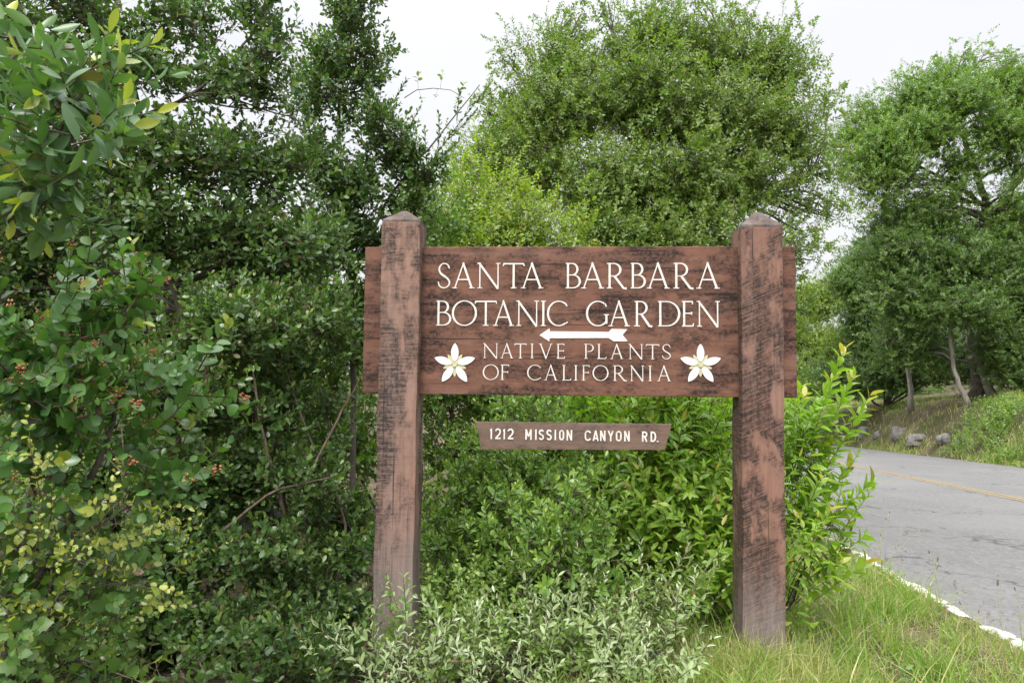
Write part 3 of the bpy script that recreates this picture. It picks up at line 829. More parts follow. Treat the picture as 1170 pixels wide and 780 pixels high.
T_sage = [make_sprig(rs, .19, 16, .044, .0135, 4, 70, 25, peak=.5, young=.9, young_from=.35, curl=.15, fold=.35, arrange='opp', size=(1.05, .6), twig=.0016) for _ in range(6)]
T_oak = [make_sprig(rs, .20, 15, .052, .030, 2, 85, 35, peak=.5, young=.6, young_from=.75, twig=.002, bend=.3) for _ in range(7)]
T_far = [make_sprig(rs, .34, 16, .085, .06, 1, 95, 45, peak=.5, young=.6, young_from=.75, twig=0, bend=.3) for _ in range(7)]
T_weed = [make_sprig(rs, .22, 10, .10, .04, 2, 75, 35, peak=.5, young=.4, young_from=.6, twig=0) for _ in range(5)]

G = lambda x, y: np.array([x, y, float(ground(x, y))])

# ------------------------------------------------------------------ planting, left of the sign
# tall dark column behind the left post
plant('tall_shrub', 'tall dark upright shrub with thin stems rising against the sky behind the left post', 'shrub', G(-.95, 4.4),
  [lobe(x, y, Y, a, b, None, c) for x, y, Y, a, b, c in [
   (398, 20, 4.3, 42, 50, 3.2), (402, -50, 4.3, 38, 50, 3), (378, 95, 4.3, 50, 50, 3.4), (425, 80, 4.4, 32, 45, 2.6), (428, 150, 4.4, 45, 50, 3.2), (352, 165, 4.2, 40, 50, 2.4),
   (470, 195, 4.5, 30, 42, 3), (485, 200, 4.5, 20, 24, 2.2), (402, 225, 4.3, 60, 50, 4), (455, 245, 4.5, 40, 40, 3.5), (390, 290, 4.3, 65, 55, 4), (450, 320, 4.6, 50, 50, 4), (390, 370, 4.4, 60, 60, 4)]],
  T_cean, 'ceanothus', 131, trunk=[([G(-.95, 4.4), at(405, 400, 4.4), at(392, 250, 4.4), at(385, 110, 4.4), at(398, -60, 4.4)], .022, .007),
   ([at(400, 330, 4.4), at(440, 230, 4.5), at(490, 170, 4.5), at(548, 97, 4.5)], .012, .003),
   ([at(398, 300, 4.4), at(360, 200, 4.3), at(350, 120, 4.25)], .011, .004)], up=.75, jit=.4, r_limb=.010, branch_r=.0035, young=.3, sprig_off=.35, scale=(.85, 1.2), sub=3, subsize=.55,
  shoot_tpl=dict(seg=4, L=.042, W=.021, ang0=60, ang1=25, peak=.6, pw=.65, young=.6, young_from=.8, curl=.1, twig=.004), shoot_gap=.013, shoots=[(at(a_, b_, 4.5), at(c_, d_, 4.5+e_)) for a_, b_, c_, d_, e_ in [
   (478, 205, 555, 92, 0), (500, 172, 506, 132, .05), (512, 160, 545, 128, -.1), (522, 138, 524, 104, .05), (535, 122, 566, 104, 0), (488, 195, 484, 148, .1), (492, 190, 525, 160, -.1), (470, 210, 468, 160, 0), (430, 90, 448, 40, 0), (420, 40, 432, -20, 0), (365, 140, 345, 85, 0), (352, 160, 330, 118, 0), (440, 130, 466, 92, 0), (455, 170, 478, 122, 0)]])
plant('spreading_shrub_tree', 'dark small leaved shrub tree at the upper left, sky showing between its branches', 'shrub', G(-1.0, 3.7),
  [lobe(x, y, Y, a, b, None, c) for x, y, Y, a, b, c in [
   (205, 25, 3.4, 65, 50, 2.2), (110, 30, 3.3, 65, 55, 3), (285, 15, 3.4, 40, 35, 1.5), (310, 60, 3.4, 28, 30, 1.1), (185, 95, 3.4, 70, 50, 2.6), (265, 100, 3.4, 45, 40, 2.2), (318, 130, 3.5, 30, 38, 1.6),
   (235, 185, 3.4, 75, 55, 3.6), (310, 215, 3.5, 55, 50, 3.6), (155, 190, 3.3, 60, 55, 3.6), (90, 120, 3.4, 60, 60, 3), (165, 265, 3.3, 75, 55, 4), (260, 285, 3.4, 70, 55, 4), (340, 290, 3.5, 55, 50, 4), (60, 220, 3.5, 70, 70, 3), (0, 60, 3.5, 70, 70, 2.5), (0, 280, 3.5, 70, 90, 3.5), (-40, 330, 4.0, 90, 90, 4), (40, 300, 4.2, 80, 70, 4), (-90, 150, 4, 90, 120, 3)]],
  T_cean, 'ceanothus', 102, trunk=[([G(-1.0, 3.7), at(300, 560, 3.6), at(232, 430, 3.5), at(192, 315, 3.4), at(168, 200, 3.4), at(154, 95, 3.4), at(126, -30, 3.4)], .026, .008),
   ([at(160, 135, 3.4), at(215, 112, 3.4), at(262, 74, 3.4), at(300, 20, 3.4)], .010, .004)], up=.7, jit=.5, r_limb=.010, branch_r=.0035, young=.35, sprig_off=.4, scale=(.85, 1.25), sub=4, subsize=.6)
plant('dense_shrub', 'dense dark green shrub of small leaves filling the ground left of the left post', 'shrub', G(-1.15, 3.3),
  [lobe(x, y, Y, a, b, None, c) for x, y, Y, a, b, c in [
   (250, 385, 3.1, 85, 60, 4), (345, 395, 3.4, 60, 60, 3.6), (200, 455, 3.0, 80, 60, 4), (290, 470, 3.2, 70, 55, 3.2), (372, 480, 3.5, 40, 50, 1.8), (225, 545, 3.0, 80, 60, 4), (320, 570, 3.2, 60, 55, 3), (380, 590, 3.4, 35, 60, 2.2),
   (250, 640, 2.9, 85, 60, 3.6), (345, 660, 3.1, 60, 50, 3.2), (160, 620, 2.9, 60, 60, 3), (300, 740, 2.8, 80, 45, 2.6), (200, 740, 2.8, 70, 50, 2.6), (385, 720, 3.1, 35, 40, 3), (405, 650, 3.3, 24, 36, 2.6), (395, 600, 3.5, 26, 36, 2.2), (110, 520, 3.2, 80, 80, 3), (60, 640, 3.2, 90, 90, 3), (30, 430, 3.3, 90, 80, 3), (130, 745, 2.6, 90, 40, 3), (40, 760, 2.5, 90, 40, 3), (270, 775, 2.5, 90, 30, 2.4), (370, 770, 2.7, 60, 30, 2.4)]],
  T_cean, 'ceanothus', 103, bark='twig', trunk=[([G(-1.15, 3.3), at(300, 600, 3.3), at(330, 440, 3.4), at(350, 350, 3.4)], .017, .006), ([G(-1.25, 3.25), at(250, 600, 3.1), at(215, 450, 3.0)], .016, .006),
   ([G(-1.0, 3.5), at(385, 560, 3.5), at(372, 450, 3.5)], .011, .005), ([G(-1.35, 3.0), at(150, 640, 2.9), at(140, 540, 3.0)], .02, .008), ([G(-.95, 3.2), at(330, 600, 3.1), at(300, 500, 3.0), at(290, 430, 3.0)], .011, .004), ([G(-.8, 3.3), at(400, 600, 3.3), at(345, 480, 3.2), at(320, 400, 3.2)], .008, .003), ([at(345, 560, 3.1), at(390, 470, 3.3), at(418, 420, 3.4)], .007, .003), ([at(250, 610, 2.9), at(310, 560, 2.95), at(380, 545, 3.1)], .007, .003)], up=.8, jit=.45, r_limb=.009, branch_r=.003, young=.35, sprig_off=.4, cover_mul=1.25, sub=4, subsize=.5)
plant('dense_shrub', 'dark small leaved shrub continuing the thicket along the left edge behind the round leaved shrub', 'shrub', G(-2.9, 3.6),
  [lobe(x, y, Y, a, b, None, c) for x, y, Y, a, b, c in [(-120, 250, 3.6, 110, 110, 3), (-110, 420, 3.5, 110, 100, 3), (-140, 600, 3.3, 120, 100, 3), (-260, 350, 3.6, 100, 120, 3), (-260, 540, 3.4, 110, 110, 3), (-180, 120, 3.7, 90, 80, 2.4), (-330, 660, 3.2, 110, 80, 2.6)]],
  T_cean, 'ceanothus', 120, trunk=[([G(-2.9, 3.6), at(-130, 520, 3.6), at(-120, 300, 3.6)], .022, .008), ([G(-3.1, 3.6), at(-240, 520, 3.5), at(-260, 330, 3.6)], .02, .008)], up=.75, jit=.5, r_limb=.010, branch_r=.0035, young=.3, sprig_off=.4, sub=3, subsize=.6)
# backing thicket behind the left post and the sign
plant('thicket_shrub', 'mid green twiggy shrub in the gap between the sign posts, behind the panel', 'shrub', G(-.6, 5.6),
  [lobe(x, y, Y, a, b, None, c) for x, y, Y, a, b, c in [
   (330, 350, 5.8, 80, 80, 3), (430, 380, 5.6, 70, 70, 3), (480, 300, 5.6, 50, 60, 3.2), (500, 240, 5.8, 35, 45, 2.6), (510, 430, 5.5, 60, 60, 3), (430, 500, 5.4, 60, 60, 2.2), (520, 520, 5.4, 60, 50, 2.4), (350, 480, 5.8, 80, 80, 2.5), (600, 450, 5.5, 60, 50, 3.5), (250, 300, 6, 90, 90, 2.5), (240, 500, 6, 110, 100, 2.5), (450, 620, 5.2, 90, 60, 2.5), (120, 350, 6, 110, 110, 4.5), (100, 540, 6, 120, 100, 4), (0, 400, 6.5, 120, 120, 4.5), (200, 420, 6.3, 90, 80, 4), (330, 430, 6.4, 80, 70, 3.5), (-100, 300, 6.5, 120, 140, 3)]],
  T_cean, 'coffee', 104, bark='twig', trunk=[([G(-.6, 5.6), at(500, 560, 5.5), at(520, 450, 5.5), at(500, 300, 5.6)], .02, .007), ([G(-.75, 5.4), at(485, 540, 5.3), at(470, 430, 5.4)], .014, .006),
   ([G(-.9, 5.5), at(400, 520, 5.5), at(370, 420, 5.6)], .014, .006)], up=.5, r_limb=.012, branch_r=.005, young=.3, scale=(1.1, 1.6))
# near leaves at the left edge
plant('big_leaved_shrub', 'close branch of large pointed leaves with yellow young tips at the upper left edge', 'shrub', G(-1.6, 1.75),
  [lobe(x, y, Y, a, b, None, c) for x, y, Y, a, b, c in [(45, 85, 1.45, 55, 35, 2.2), (85, 150, 1.35, 40, 34, 2.4), (25, 190, 1.4, 45, 45, 2.4), (60, 235, 1.5, 35, 28, 2.0), (10, 25, 1.5, 50, 35, 2), (-60, 120, 1.5, 60, 70, 2), (95, 105, 1.4, 26, 18, 1.8)]],
  T_toyon, 'toyon', 105, trunk=[([G(-1.6, 1.75), at(-160, 400, 1.7), at(-60, 280, 1.6), at(20, 240, 1.5), at(60, 180, 1.45)], .014, .004), ([at(-60, 280, 1.6), at(-50, 150, 1.5), at(20, 60, 1.5)], .01, .004)],
  up=.5, jit=.45, r_limb=.006, branch_r=.003, young=.55, spb=4, sprig_off=.2, scale=(.75, 1.05))
plant('round_leaved_shrub', 'shrub of rounded leathery leaves with reddish flower buds at the left edge', 'shrub', G(-1.35, 1.9),
  [lobe(x, y, Y, a, b, None, c) for x, y, Y, a, b, c in [(60, 370, 1.75, 65, 40, 2.4), (140, 385, 1.8, 50, 45, 2.4), (185, 440, 1.9, 38, 38, 1.6), (40, 450, 1.7, 60, 50, 2.6), (120, 470, 1.8, 60, 45, 2.4), (170, 510, 1.9, 45, 34, 1.6), (50, 540, 1.75, 60, 40, 2.2), (-50, 420, 1.7, 60, 90, 2.4)]],
  T_lemon, 'lemonade', 106, trunk=[([G(-1.35, 1.9), at(20, 700, 1.85), at(40, 520, 1.8), at(70, 400, 1.8)], .013, .005), ([at(20, 700, 1.85), at(110, 540, 1.85), at(150, 420, 1.85)], .011, .004)],
  twigm='redtwig', up=.8, jit=.4, r_limb=.006, branch_r=.0026, young=.5, spb=4, sprig_off=.25, extra_mats=('bud',), scale=(.75, 1.2), cover_mul=1.4)
plant('lobed_leaf_shrub', 'low shrub of lobed dark green leaves in the bottom left corner under the yellow shoots', 'shrub', G(-1.15, 1.75),
  [lobe(x, y, Y, a, b, None, c) for x, y, Y, a, b, c in [(40, 640, 1.8, 60, 45, 2.2), (120, 660, 1.85, 55, 40, 2), (60, 720, 1.75, 65, 45, 2), (150, 580, 1.95, 50, 40, 1.4), (10, 770, 1.7, 60, 40, 2), (110, 760, 1.75, 70, 36, 2), (200, 775, 2.0, 60, 24, 1.6), (-60, 680, 1.75, 70, 80, 2)]],
  T_holly, 'holly', 107, trunk=[([G(-1.15, 1.75), at(40, 760, 1.8), at(60, 650, 1.8)], .01, .004)], up=.7, r_limb=.006, branch_r=.0024, young=.3, spb=4, sprig_off=.35, scale=(.8, 1.25), cover_mul=1.5)
plant('yellow_vine', 'trailing shoots of small yellow green lobed leaves over the lower left shrubs', 'vine', G(-1.0, 1.85),
  [lobe(x, y, Y, a, b, None, c) for x, y, Y, a, b, c in [(45, 550, 1.62, 26, 30, 1.0), (95, 605, 1.65, 40, 20, .9), (140, 580, 1.7, 34, 24, .6), (120, 645, 1.7, 50, 18, .9), (165, 672, 1.75, 36, 14, .8), (30, 600, 1.65, 24, 18, .7), (10, 710, 1.62, 16, 20, .7)]],
  T_yvine, 'holly', 108, trunk=[([G(-1.0, 1.85), at(20, 760, 1.75), at(90, 640, 1.72)], .005, .003)], up=.3, r_limb=.003, branch_r=.0016, young=1.0, spb=2, sprig_off=.2, scale=(.7, 1.1))

# ------------------------------------------------------------------ below and behind the sign
plant('rosette_shrub', 'bushy green shrub of blunt leaves in rosettes growing under the address plank', 'shrub', G(.15, 3.9),
  [lobe(x, y, Y, a, b, None, c) for x, y, Y, a, b, c in [
   (520, 570, 3.9, 45, 35, 3), (590, 540, 4.0, 60, 40, 4), (650, 500, 4.1, 55, 35, 4), (560, 620, 3.7, 60, 45, 4), (640, 590, 3.8, 60, 45, 4), (510, 660, 3.6, 45, 40, 3.4), (590, 680, 3.5, 60, 40, 4), (670, 650, 3.6, 55, 40, 4), (700, 570, 4.0, 50, 45, 3.5), (500, 610, 3.8, 30, 30, 2.5), (610, 470, 4.3, 50, 25, 4), (720, 640, 3.7, 45, 45, 3.5), (540, 720, 3.4, 60, 40, 3), (655, 568, 2.97, 34, 20, 2.6), (656, 540, 3.35, 36, 20, 3), (640, 630, 2.92, 50, 32, 3), (690, 625, 3.0, 40, 28, 2.6), (600, 590, 3.1, 34, 24, 2.4), (650, 655, 2.88, 44, 30, 2.4)]],
  T_coffee, 'coffee', 109, up=.9, r_limb=.009, branch_r=.0035, young=.5, sprig_off=.6, spb=6, trunk_name='stems', scale=(.8, 1.2), cover_mul=1.5)
plant('lance_leaved_shrub', 'bright lime green shrub of long folded leaves below the panel beside the right post', 'shrub', G(.75, 3.9),
  [lobe(x, y, Y, a, b, None, c) for x, y, Y, a, b, c in [
   (715, 480, 3.8, 45, 24, 2.6), (780, 480, 3.7, 45, 26, 3), (825, 490, 3.8, 30, 30, 3), (740, 540, 3.7, 50, 30, 3.2), (800, 545, 3.6, 45, 40, 3.5), (765, 600, 3.6, 55, 38, 3.5), (815, 625, 3.5, 35, 45, 3.2), (760, 660, 3.5, 50, 36, 2.8), (812, 700, 3.35, 30, 40, 2.6), (680, 475, 3.9, 30, 16, 2)]],
  T_sumac, 'sumac', 110, twigm='redtwig', up=1.1, jit=.3, r_limb=.009, branch_r=.0038, young=.35, spb=4, sprig_off=.25, trunk_name='stems', scale=(.7, 1.0), cover_mul=2.4)
plant('lance_leaved_shrub', 'bright lime green shrub with long leafy shoots rising to the right of the right post', 'shrub', G(1.3, 3.5),
  [lobe(x, y, Y, a, b, None, c) for x, y, Y, a, b, c in [
   (912, 600, 3.45, 24, 36, 2.6), (900, 530, 3.6, 14, 40, 1.6), (932, 640, 3.35, 28, 24, 2.2), (910, 665, 3.3, 22, 30, 2.2), (893, 560, 3.6, 24, 45, 2.4)]],
  T_sumac, 'sumac', 111, twigm='redtwig', up=.9, jit=.3, r_limb=.005, branch_r=.003, young=.35, spb=3, sprig_off=.2, trunk_name='stems', scale=(.6, .9), cover_mul=1.1,
  shoot_tpl=dict(SUM, L=.104, W=.040, size=(1, .7)), shoots=[(at(x0, y0, Y0), at(x1, y1, Y1)) for x0, y0, Y0, x1, y1, Y1 in [
   (903, 575, 3.5, 957, 398, 3.42), (905, 590, 3.48, 1003, 458, 3.35), (912, 640, 3.4, 992, 545, 3.3), (905, 600, 3.45, 965, 485, 3.5), (898, 570, 3.55, 925, 455, 3.55), (905, 620, 3.4, 968, 540, 3.5),
   (912, 670, 3.35, 985, 612, 3.25), (908, 690, 3.3, 960, 640, 3.2), (900, 630, 3.5, 935, 540, 3.3), (896, 560, 3.6, 908, 440, 3.6), (905, 660, 3.35, 950, 585, 3.25), (925, 690, 3.3, 985, 640, 3.3), (905, 540, 3.55, 942, 432, 3.5), (915, 560, 3.5, 975, 430, 3.4), (900, 600, 3.5, 950, 510, 3.45), (915, 620, 3.4, 975, 570, 3.3), (900, 580, 3.55, 918, 480, 3.5), (920, 680, 3.3, 972, 600, 3.3)]])
def sage(label, seed, base, lobes):
    plant('sage_bush', label, 'bush', base, lobes, T_sage, 'sage', seed, up=1.2, out=.5, jit=.45, r_limb=.004, branch_r=.002, young=.4, spb=5, sprig_off=.35, trunk_name='stems', scale=(.6, 1.25), cover_mul=.85, group='silvery sages along the foot of the sign')
sage('pale silvery sage in front of the foot of the left post', 112, G(-.35, 2.72), [lobe(x, y, Y, a, b, None, c) for x, y, Y, a, b, c in [(430, 765, 2.7, 38, 20, 1.8), (490, 770, 2.7, 42, 24, 2.0), (400, 785, 2.65, 40, 20, 1.6), (455, 795, 2.6, 60, 22, 2.2)]])
sage('pale silvery sage at the bottom edge between the posts, below the rosette shrub', 113, G(.0, 2.7), [lobe(x, y, Y, a, b, None, c) for x, y, Y, a, b, c in [(550, 768, 2.7, 42, 26, 2.0), (600, 760, 2.75, 42, 28, 2.2), (570, 795, 2.6, 60, 26, 2.4), (612, 735, 2.85, 14, 22, 1.0)]])
sage('tallest pale silvery sage, spreading left of the foot of the right post', 114, G(.42, 2.75), [lobe(x, y, Y, a, b, None, c) for x, y, Y, a, b, c in [(660, 742, 2.8, 46, 30, 2.2), (715, 722, 2.9, 46, 30, 2.0), (750, 748, 2.85, 42, 30, 2.0), (690, 780, 2.7, 55, 30, 2.4), (745, 785, 2.7, 45, 24, 2.0), (785, 700, 3.0, 20, 22, 1.2), (640, 790, 2.65, 45, 26, 2.0), (672, 690, 2.85, 14, 22, 1.0)]])
plant('low_weed', 'low yellow green leafy weeds filling between the silvery sages', 'weeds', G(.2, 2.85),
  [lobe(x, y, Y, a, b, None, c) for x, y, Y, a, b, c in [(470, 720, 2.85, 40, 26, 1.6), (540, 710, 2.9, 50, 34, 2), (620, 745, 2.75, 60, 30, 1.8), (690, 735, 2.85, 60, 40, 1.8), (750, 690, 3.0, 40, 30, 1.6), (400, 740, 2.8, 30, 24, 1.6), (520, 770, 2.65, 60, 24, 1.6)]],
  T_holly, 'weed', 119, up=.9, r_limb=.004, branch_r=.002, young=.5, spb=5, sprig_off=.5, trunk_name='stems', scale=(.45, .8))
plant('pale_bush', 'yellow green rounded bush between the tall dark shrub and the big oak', 'bush', G(-.2, 7.0),
  [lobe(x, y, Y, a, b, None, c) for x, y, Y, a, b, c in [(545, 215, 7, 36, 36, 3.4), (515, 255, 6.8, 35, 45, 3.4), (590, 255, 6.8, 45, 40, 3.6), (485, 300, 6.6, 45, 50, 3.4), (560, 300, 6.6, 60, 50, 3.6), (640, 290, 6.8, 50, 40, 3.2), (560, 400, 6.6, 90, 80, 3), (680, 400, 6.6, 90, 80, 3)]],
  T_oak, 'lime', 115, up=.9, r_limb=.016, branch_r=.005, young=.4, trunk_name='stems', cover_mul=1.8)
plant('pale_bush', 'dull green bushes filling the view under the panel behind the lime green shrub', 'bushes', G(1.3, 8.0),
  [lobe(x, y, Y, a, b, None, c) for x, y, Y, a, b, c in [(640, 470, 7, 80, 50, 3.4), (760, 480, 7, 80, 50, 3.4), (850, 480, 8, 60, 50, 3.4), (700, 550, 6.5, 90, 50, 3), (800, 560, 6, 60, 50, 3), (900, 470, 10, 40, 40, 3), (880, 520, 7, 40, 40, 3)]],
  T_oak, 'coffee', 118, up=.9, r_limb=.016, branch_r=.005, young=.4, trunk_name='stems', cover_mul=1.5)
plant('oak_tree', 'large rounded oak tree behind the sign panel, its crown filling the upper middle', 'tree', G(1.35, 9.2),
  [lobe(x, y, Y, a, b, None, c) for x, y, Y, a, b, c in [
   (565, 185, 9, 36, 34, 2.6), (598, 140, 9, 34, 34, 2.6), (632, 92, 9, 34, 38, 2.8), (672, 68, 9, 44, 34, 2.8), (728, 60, 9, 50, 34, 2.8), (790, 64, 9, 50, 34, 2.8), (848, 78, 9, 44, 34, 2.6), (895, 98, 9, 34, 32, 2.2),
   (645, 140, 8.6, 60, 48, 3.6), (725, 130, 8.3, 65, 52, 3.8), (810, 135, 8.5, 65, 50, 3.6), (885, 150, 8.9, 45, 45, 3), (610, 205, 8.5, 55, 45, 3.6), (690, 215, 8.0, 65, 45, 4), (775, 215, 8.1, 65, 48, 4), (850, 220, 8.4, 50, 45, 3.4), (905, 205, 9, 30, 30, 1.7), (932, 165, 9, 20, 30, 1.3),
   (915, 255, 9, 26, 24, 1.5), (940, 235, 9, 16, 16, 1.1), (925, 290, 9, 22, 16, 1.0), (700, 285, 7.8, 75, 40, 3.6), (800, 290, 7.8, 75, 40, 3.6), (880, 300, 8.6, 35, 40, 2.4),
   (640, 15, 9, 16, 24, 1.1), (605, 50, 9, 16, 20, 1.2), (690, 8, 9, 18, 22, 1.1), (750, 4, 9, 16, 18, 1.1), (795, 12, 9, 18, 24, 1.1), (850, 25, 9, 16, 16, 1.1), (925, 65, 9, 22, 18, 1.2), (948, 110, 9, 14, 18, 1.0), (575, 70, 9, 14, 12, 1.0), (550, 130, 9, 16, 12, 1.0), (660, 25, 9, 14, 18, 1.1), (830, 20, 9, 14, 20, 1.1), (888, 45, 9, 16, 18, 1.1), (958, 250, 9, 16, 12, 1.1), (950, 205, 9, 14, 12, 1.0), (570, 115, 9, 14, 12, 1.0), (525, 190, 9, 16, 14, 1.4), (760, 370, 8, 110, 60, 3), (900, 370, 9, 40, 50, 2)]],
  T_oak, 'oak', 116, trunk=[([G(1.35, 9.2), at(715, 380, 9.1), at(725, 240, 9), at(735, 120, 9)], .16, .05), ([at(718, 330, 9.1), at(660, 220, 9), at(612, 120, 9)], .09, .03), ([at(720, 300, 9.1), at(800, 190, 9), at(860, 110, 9)], .09, .03), ([at(725, 260, 9), at(830, 240, 9), at(925, 200, 9)], .06, .02)],
  up=.55, jit=.6, r_limb=.035, branch_r=.007, young=.3, spb=7, sprig_off=.7, scale=(.65, 1.25), cover_mul=2.2, shell=.5, sub=3, subsize=.74, zsq=1.0)

# ------------------------------------------------------------------ across the road
def tree_far(name, label, base, lobes, mat, seed, trunk, bark='bark', group=None, **k):
    kw = dict(up=.4, jit=.7, r_limb=.09, branch_r=.022, young=.25, spb=9, sprig_off=.8, scale=(.75, 1.3), cover_mul=1.9, sub=3, subsize=.66, shell=.45, zsq=.85); kw.update(k)
    plant(name, label, 'tree', base, lobes, T_far, mat, seed, trunk=trunk, bark=bark, group=group, **kw)
LB = lambda L: [lobe(x, y, Y, a, b, None, c) for x, y, Y, a, b, c in L]
g0 = at(1112, 452, 28); g0 = G(g0[0], 28)
tree_far('oak_tree', 'tall oak across the road with a forked dark trunk against the sky', g0, LB([
   (1090, 95, 27, 42, 28, 3), (1150, 95, 27, 40, 34, 3), (1045, 115, 27, 36, 30, 2.8), (1000, 135, 27, 36, 26, 2.6), (965, 160, 27, 24, 22, 2), (1000, 170, 26, 40, 26, 3), (1070, 150, 26, 50, 34, 3.6), (1140, 150, 26, 45, 34, 3.4), (1035, 195, 26, 40, 22, 2.4), (1095, 190, 26, 40, 22, 2.2), (1180, 130, 27, 40, 60, 3), (1160, 195, 26, 30, 22, 1.6), (1060, 222, 26, 24, 14, 1.2),
   (1090, 215, 26, 28, 14, 1.6), (1152, 222, 26, 18, 16, 1.5), (1060, 238, 26, 24, 14, 1.8), (1110, 62, 27, 22, 12, 1.4), (1040, 88, 27, 16, 12, 1.2), (1160, 66, 27, 18, 12, 1.3), (985, 112, 27, 14, 10, 1.0), (990, 205, 26, 36, 22, 3), (960, 185, 26, 26, 16, 2.4), (940, 170, 27, 12, 10, 1), (1025, 225, 26, 34, 16, 2.2), (1110, 120, 26, 45, 30, 3.4), (1165, 240, 26, 26, 20, 2.2)]),
   'faroak', 201, [([g0, at(1128, 350, 27.6), at(1133, 262, 27)], .22, .2), ([at(1133, 266, 27), at(1148, 225, 27), at(1180, 180, 27)], .2, .08), ([at(1133, 266, 27), at(1126, 225, 27), at(1108, 180, 27), at(1080, 120, 27)], .17, .05), ([at(1128, 236, 27), at(1080, 205, 26.6), at(1030, 180, 26.6)], .09, .03)])
def under(label, x, y, Y, lobes, seed, bend, r=.09, bark='palebark'):
    p = at(x, y, Y); gb = G(p[0], Y)
    tree_far('small_tree', label, gb, LB(lobes), 'under', seed, [([gb]+[at(a, b, Y) for a, b in bend], r, r*.5)], bark, r_limb=.07, branch_r=.02, group='slim trees on the far bank')
under('slim tree on the far bank nearest the gap in the road, leafy to the ground', 985, 455, 36, [(975, 330, 34, 28, 28, 3.4), (995, 295, 34, 32, 32, 3.6), (985, 380, 35, 28, 34, 3.4), (1000, 355, 34, 36, 38, 3.6), (1005, 410, 35, 28, 34, 2.6), (1000, 432, 34, 24, 16, 2.4)], 202, [(980, 400), (975, 320)])
under('slim tree on the far bank with one straight grey trunk below its crown', 1041, 452, 30.5, [(1020, 295, 27, 46, 34, 3.6), (1040, 340, 26.5, 50, 38, 3.6), (1015, 385, 27.5, 40, 32, 2.8), (1060, 260, 27, 40, 28, 3), (1010, 250, 27, 36, 24, 2.6), (1060, 238, 28, 40, 20, 2.4)], 203, [(1036, 405), (1030, 330)], .11)
under('slim far bank tree whose pale leaning trunk stands left of the thickest one', 1106, 458, 26.5, [(1090, 300, 26.5, 50, 38, 3.6), (1085, 355, 26, 50, 36, 3.4), (1130, 330, 26.5, 40, 36, 3.4), (1070, 400, 27.5, 40, 26, 2)], 204, [(1088, 418), (1085, 360)], .10)
under('slim tree on the far bank with the thickest slanting pale trunk', 1135, 448, 27.5, [(1150, 290, 27, 46, 40, 3.6), (1110, 262, 28.5, 34, 18, 2.4), (1170, 250, 28, 36, 24, 2.6), (1165, 345, 26.5, 40, 40, 3.6), (1160, 400, 26, 34, 34, 3.4), (1160, 430, 26, 28, 16, 2.2), (1065, 418, 28, 30, 16, 2.0), (1190, 300, 27, 50, 70, 3.6), (1195, 400, 26, 50, 60, 3.6)], 205, [(1108, 390), (1098, 330)], .15)
p = at(1010, 420, 36)
plant('thicket', 'dark thicket of bushes behind the slim trees on the far bank', 'bushes', G(p[0], 36), LB([(960, 425, 34, 50, 26, 3), (1020, 410, 35, 60, 40, 3.5), (1090, 400, 35, 60, 45, 3.5), (1160, 400, 35, 60, 50, 3.5), (1040, 340, 36, 70, 50, 3), (1130, 330, 36, 80, 50, 3), (1220, 360, 35, 70, 80, 3)]), T_far, 'under', 206, trunk_name='stems', r_limb=.06, branch_r=.02)
p = at(915, 440, 40)
tree_far('yellow_green_tree', 'yellow green tree farther down the road just right of the right post', G(p[0], 40), LB([(918, 345, 40, 26, 24, 3.6), (948, 355, 40, 30, 28, 3.6), (905, 385, 39, 30, 30, 3.6), (945, 400, 39, 38, 30, 3.6), (965, 330, 40, 22, 22, 3), (890, 350, 40, 26, 30, 3.4), (880, 410, 39, 40, 35, 3.4), (900, 440, 38, 40, 25, 3)]), 'lime', 207, [([G(p[0], 40), at(915, 380, 40)], .2, .1)])
for i, (x, y0, r, lab) in enumerate([(760, 330, 90, 'far hedge-like tree hidden mostly behind the panel'), (1000, 350, 80, 'far green tree closing the road corridor beyond the slim trees'), (1180, 350, 90, 'far green tree behind the oak at the right edge')]):
    p = at(x, 440, 55)
    tree_far('distant_tree', lab, G(p[0], 55), LB([(x, y0+20, 55, r*.6, 50, 3), (x-r*.5, y0+60, 55, r*.6, 50, 3), (x+r*.5, y0+60, 54, r*.6, 50, 3), (x, y0+90, 53, r, 40, 3)]), 'under', 210+i, [([G(p[0], 55), at(x, y0+40, 55)], .3, .1)], group='trees beyond the road bend', scale=(1.2, 1.8))

